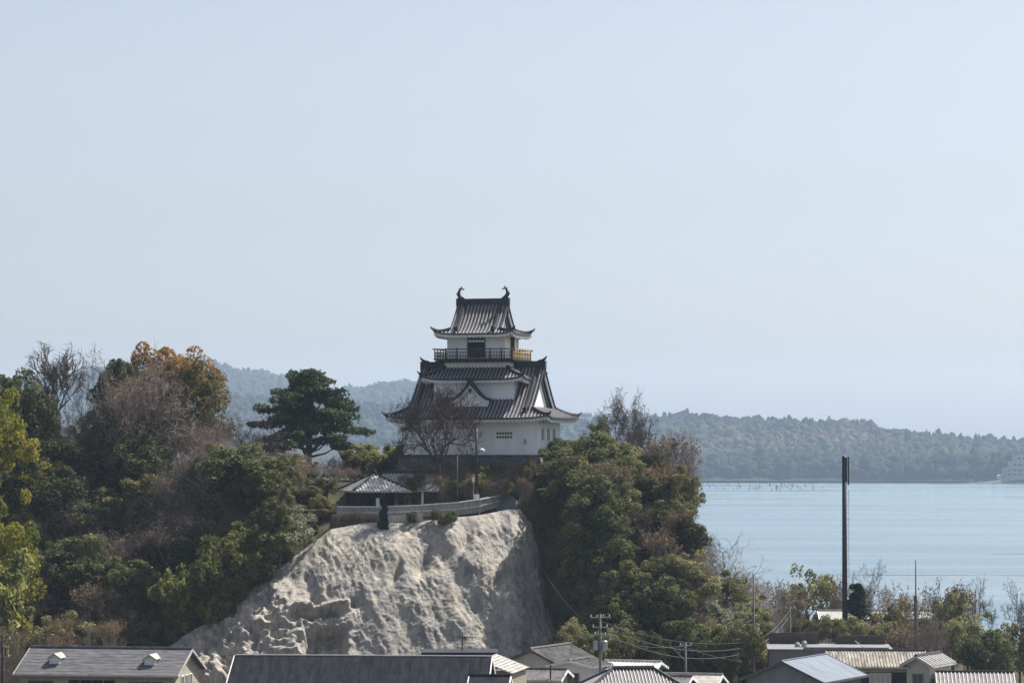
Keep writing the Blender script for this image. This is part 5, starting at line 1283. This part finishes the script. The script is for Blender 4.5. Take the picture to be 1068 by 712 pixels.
# flat-roofed grey building
D = 292; o = empty('flat_roofed_building', (X(868, D), D + 4, 5), R(-4)); tag(o, 'flat-roofed grey building with railings and roof clutter behind the blue metal roof', 'building')
hz = P(0, 678, D).z - 5; L = (932 - 805) * K * D
m = MB(); m.box(-L / 2, L / 2, -4, 4, 0, hz); m.build('wall', M['grey_wall'], o)
m = MB(); m.box(-L / 2 - .15, L / 2 + .15, -4.15, 4.15, hz, hz + .14); m.box(-L / 2 + 3.5, L / 2 - .3, -4.05, -3.85, hz + .14, hz + .34); m.build('parapet', M['grey_wall'], o)
for (a, b, z_) in ((-L / 2 + .2, -.9, 1.25), (.9, L / 2 - .2, 1.0)):
    m = MB(); m.beam((a, 3.6, hz + z_), (b, 3.6, hz + z_ + .1), .08, .08); m.beam((a, 3.6, hz + z_ * .55), (b, 3.6, hz + z_ * .55), .05, .05)
    for k in range(9): q = a + (b - a) * k / 8; m.beam((q, 3.6, hz + .1), (q, 3.6, hz + z_), .05, .05, up=Vector((0, 1, 0)))
    rr_ = m.build('railing', M['brown_metal'], o)
    m = MB(); m.box(a, b, 3.75, 3.8, hz + .14, hz + z_); m.build('screen', M['brown_metal'], o)
for (q, s) in ((-L / 2 + 3.0, .35), (-L / 2 + 3.7, .5)):
    m = MB(); m.tube([(q, -1, hz + .14), (q, -1, hz + .14 + s), (q + .1, -1, hz + .3 + s)], [.3, .26, .1], 8); m.build('roof_ventilator', M['metal_grey'], o)
m = MB(); m.beam((L / 2 - 3.6, -1, hz + .8), (L / 2 - 2.7, -1, hz + .15), .25, .08); m.build('roof_hatch', M['white_paint'], o)
# long tan-roofed house with dark wall
D = 268; zr = P(920, 680.5, D).z; q = P(917, 690, D)
H, ro, (L, W, e, h) = house('tan_roofed_house', 'dark-walled house with a long tan ribbed roof at the lower right', 'house', (q.x, D + 2.8), R(-3), 8.4, 6.4, 5, P(0, 694, D).z, zr, (M['dark_wall'], M['tan_roof'], M['tile_ridge']), ov=.5, rolls=32, rr=.045, trim=M['cream'])
m = MB(); m.box(-L / 2 - .3, L / 2 + .3, -W / 2 - .06, -W / 2, e - .55, e + .1); m.build('fascia', M['tan_wall'], H)
win(H, 'f', .2, e - 2.3, 1.9, 1.6, L, W, frame=M['white_paint'], glass=M['cream'], bars=3)
q = P(972, 695, 266); zr = P(0, 684.5, 266).z
H, ro, (L, W, e, h) = house('white_gabled_wing', 'cream wing with a broken pale-edged gable roof right of the tan ribbed roof', 'house', (q.x, 268.5), R(58), 4.6, 2.3, 5, P(0, 694, 266).z, zr, (M['cream'], M['tile'], M['tile_ridge']), ov=.45, rolls=9, rr=.08, roll_mat=M['pav_tile'], trim=M['pav_tile'], ridge_r=.2)
win(H, 'l', 0, e - 1.9, 1.0, 1.1, L, W); win(H, 'f', -1.2, e - 1.9, 1.2, 1.1, L, W)
D = 262; q = P(1020, 707, D)
H, ro, (L, W, e, h) = house('striped_roof_house', 'low house with a bright striped tile roof at the bottom right', 'house', (q.x, D + 2.0), R(-6), 6.2, 5.2, 5, P(0, 716, D).z, P(0, 702.5, D).z, (M['grey_wall'], M['tile'], M['tile_ridge']), ov=.5, rolls=20, rr=.06, roll_mat=M['pav_tile'])
# white sheds by the shore
for (px, py0, py1, wd, lb) in ((869, 638, 654, 20, 'white shed directly behind the foot of the dark mast'), (933, 638, 652, 96, 'long low white shed seen through the trees near the shore')):
    D = 405 if wd > 50 else 368; c = P(px, py0, D); ww = wd * K * D
    H, ro, (L, W, e, h) = house('white_shed', lb, 'shed', (c.x, D + 3), R(-2), ww, 6, 4.5, c.z - .9, c.z, (M['white_paint'], M['concrete'], M['concrete']), ov=.3, rolls=0)
    for k in range(max(1, int(ww / 6))): win(H, 'f', -ww / 2 + 2 + k * 5.5, e - 2.2, 1.4, 1.1, L, W)
# low roadside wall in front of the trees (right)
o = empty('roadside_wall', P(945, 682, 330)); o.location.z = 5; tag(o, 'low pale wall along the road behind the tan ribbed roof', 'wall')
m = MB(); m.box(-10, 2, -.15, .15, 0, P(0, 680, 330).z - 5 - 1.0); m.build('wall_body', M['cream'], o)

# ------------------------------------------------------------------ far shore buildings, rocks and stakes
D = 2790; c = P(1058, 505, D); o = empty('shore_building', (c.x + 3, D, 3), R(8)); tag(o, 'white stepped building on the far shore at the right edge', 'building')
s = K * D
m = MB(); m.box(-14, 22, -6, 6, 0, 11); m.build('lower_block', M['concrete'], o)  # white walls coloured grey on all blocks, painting in their shaded front
m = MB(); m.box(-8, 22, -5, 6, 11, 17); m.build('middle_block', M['concrete'], o)
m = MB(); m.box(-3, 22, -3, 6, 17, 23); m.build('upper_block', M['concrete'], o)
for z, x0 in ((3.5, -12), (7.5, -12), (13, -6), (19, -1)):
    for k in range(5):
        m = MB(); y = -6 if z < 11 else (-5 if z < 17 else -3); m.box(x0 + k * 5.5, x0 + k * 5.5 + 3.6, y - .12, y, z, z + 1.8); m.build('window', M['glass'], o)
o = empty('small_white_hut', (P(1043, 497, 2795).x, 2795, 3)); tag(o, 'tiny bright white hut left of the stepped shore building', 'hut')
m = MB(); m.box(-2.6, 2.6, -2, 2, 0, 3.0); m.build('wall', M['white_paint'], o); m = MB(); m.prism([(-3, -2.4, 3.0), (3, -2.4, 3.0), (0, -2.4, 4.3)], (0, 4.8, 0)); m.build('roof', M['white_paint'], o)
# rock spit
m = MB(); rows = []
x0, x1 = P(998, 505, 2700).x, P(1042, 505, 2700).x
for i in range(41):
    u = i / 40; x = x0 + (x1 - x0) * u; hgt = 0.3 + 3.0 * u ** 2 + 1.2 * abs(mn.noise(Vector((x * .1, 3, 1)))); hw = 3 + 14 * u
    rows.append([(x, 2700 + hw * math.cos(t_), -.5 + hgt * math.sin(t_)) for t_ in [math.pi * k / 8 for k in range(9)]])
m.grid(rows); tag(m.build('shore', M['stone'], smooth=True), kind='structure')
def far_house(label, px0, px1, py0, py1, D):
    a, b = P(px0, py1, D), P(px1, py0, D); o = empty('long_white_building', ((a.x + b.x) / 2, D, a.z - 12)); tag(o, label, 'building'); hw = (b.x - a.x) / 2; h = b.z - a.z + 12
    m = MB(); m.box(-hw, hw, -8, 8, 0, h - 1.2); m.build('wall', M['plaster'], o); m = MB(); m.box(-hw - .5, hw + .5, -9, 9, h - 1.2, h); m.build('roof', M['white_paint'], o)
    m = MB(); m.box(-hw + 1, hw - 1, -8.15, -8, h - 4.5, h - 2.8); m.build('window_band', M['glass'], o)
far_house('white flat building on the far ridge seen between the bare trees', 626, 646, 431.5, 436, 3560)
far_house('white building on the far ridge right beside the keep\'s eave', 605, 617, 430.5, 435, 3600)
far_house('lower white building on the far slope between the bare trees', 633, 648, 443.5, 446.5, 3380)
# stakes standing in the shallows
rg = random.Random(5)
for i in range(56):
    px = rg.choice([rg.uniform(738, 800), rg.uniform(738, 860), rg.uniform(800, 850)]); D = rg.uniform(2250, 2620)
    x = X(px, D); h = rg.uniform(1.2, 3.2); m = MB(); m.tube([(0, 0, -1.5), (rg.uniform(-.2, .2), 0, h)], [.32, .24], 5); o = m.build('fishing_stake', M['bark_dark']); o.location = (x, D, 0)
    tag(o, 'dark stake standing in the shallow water near the far shore', 'stake', 'stakes standing in the shallow water')
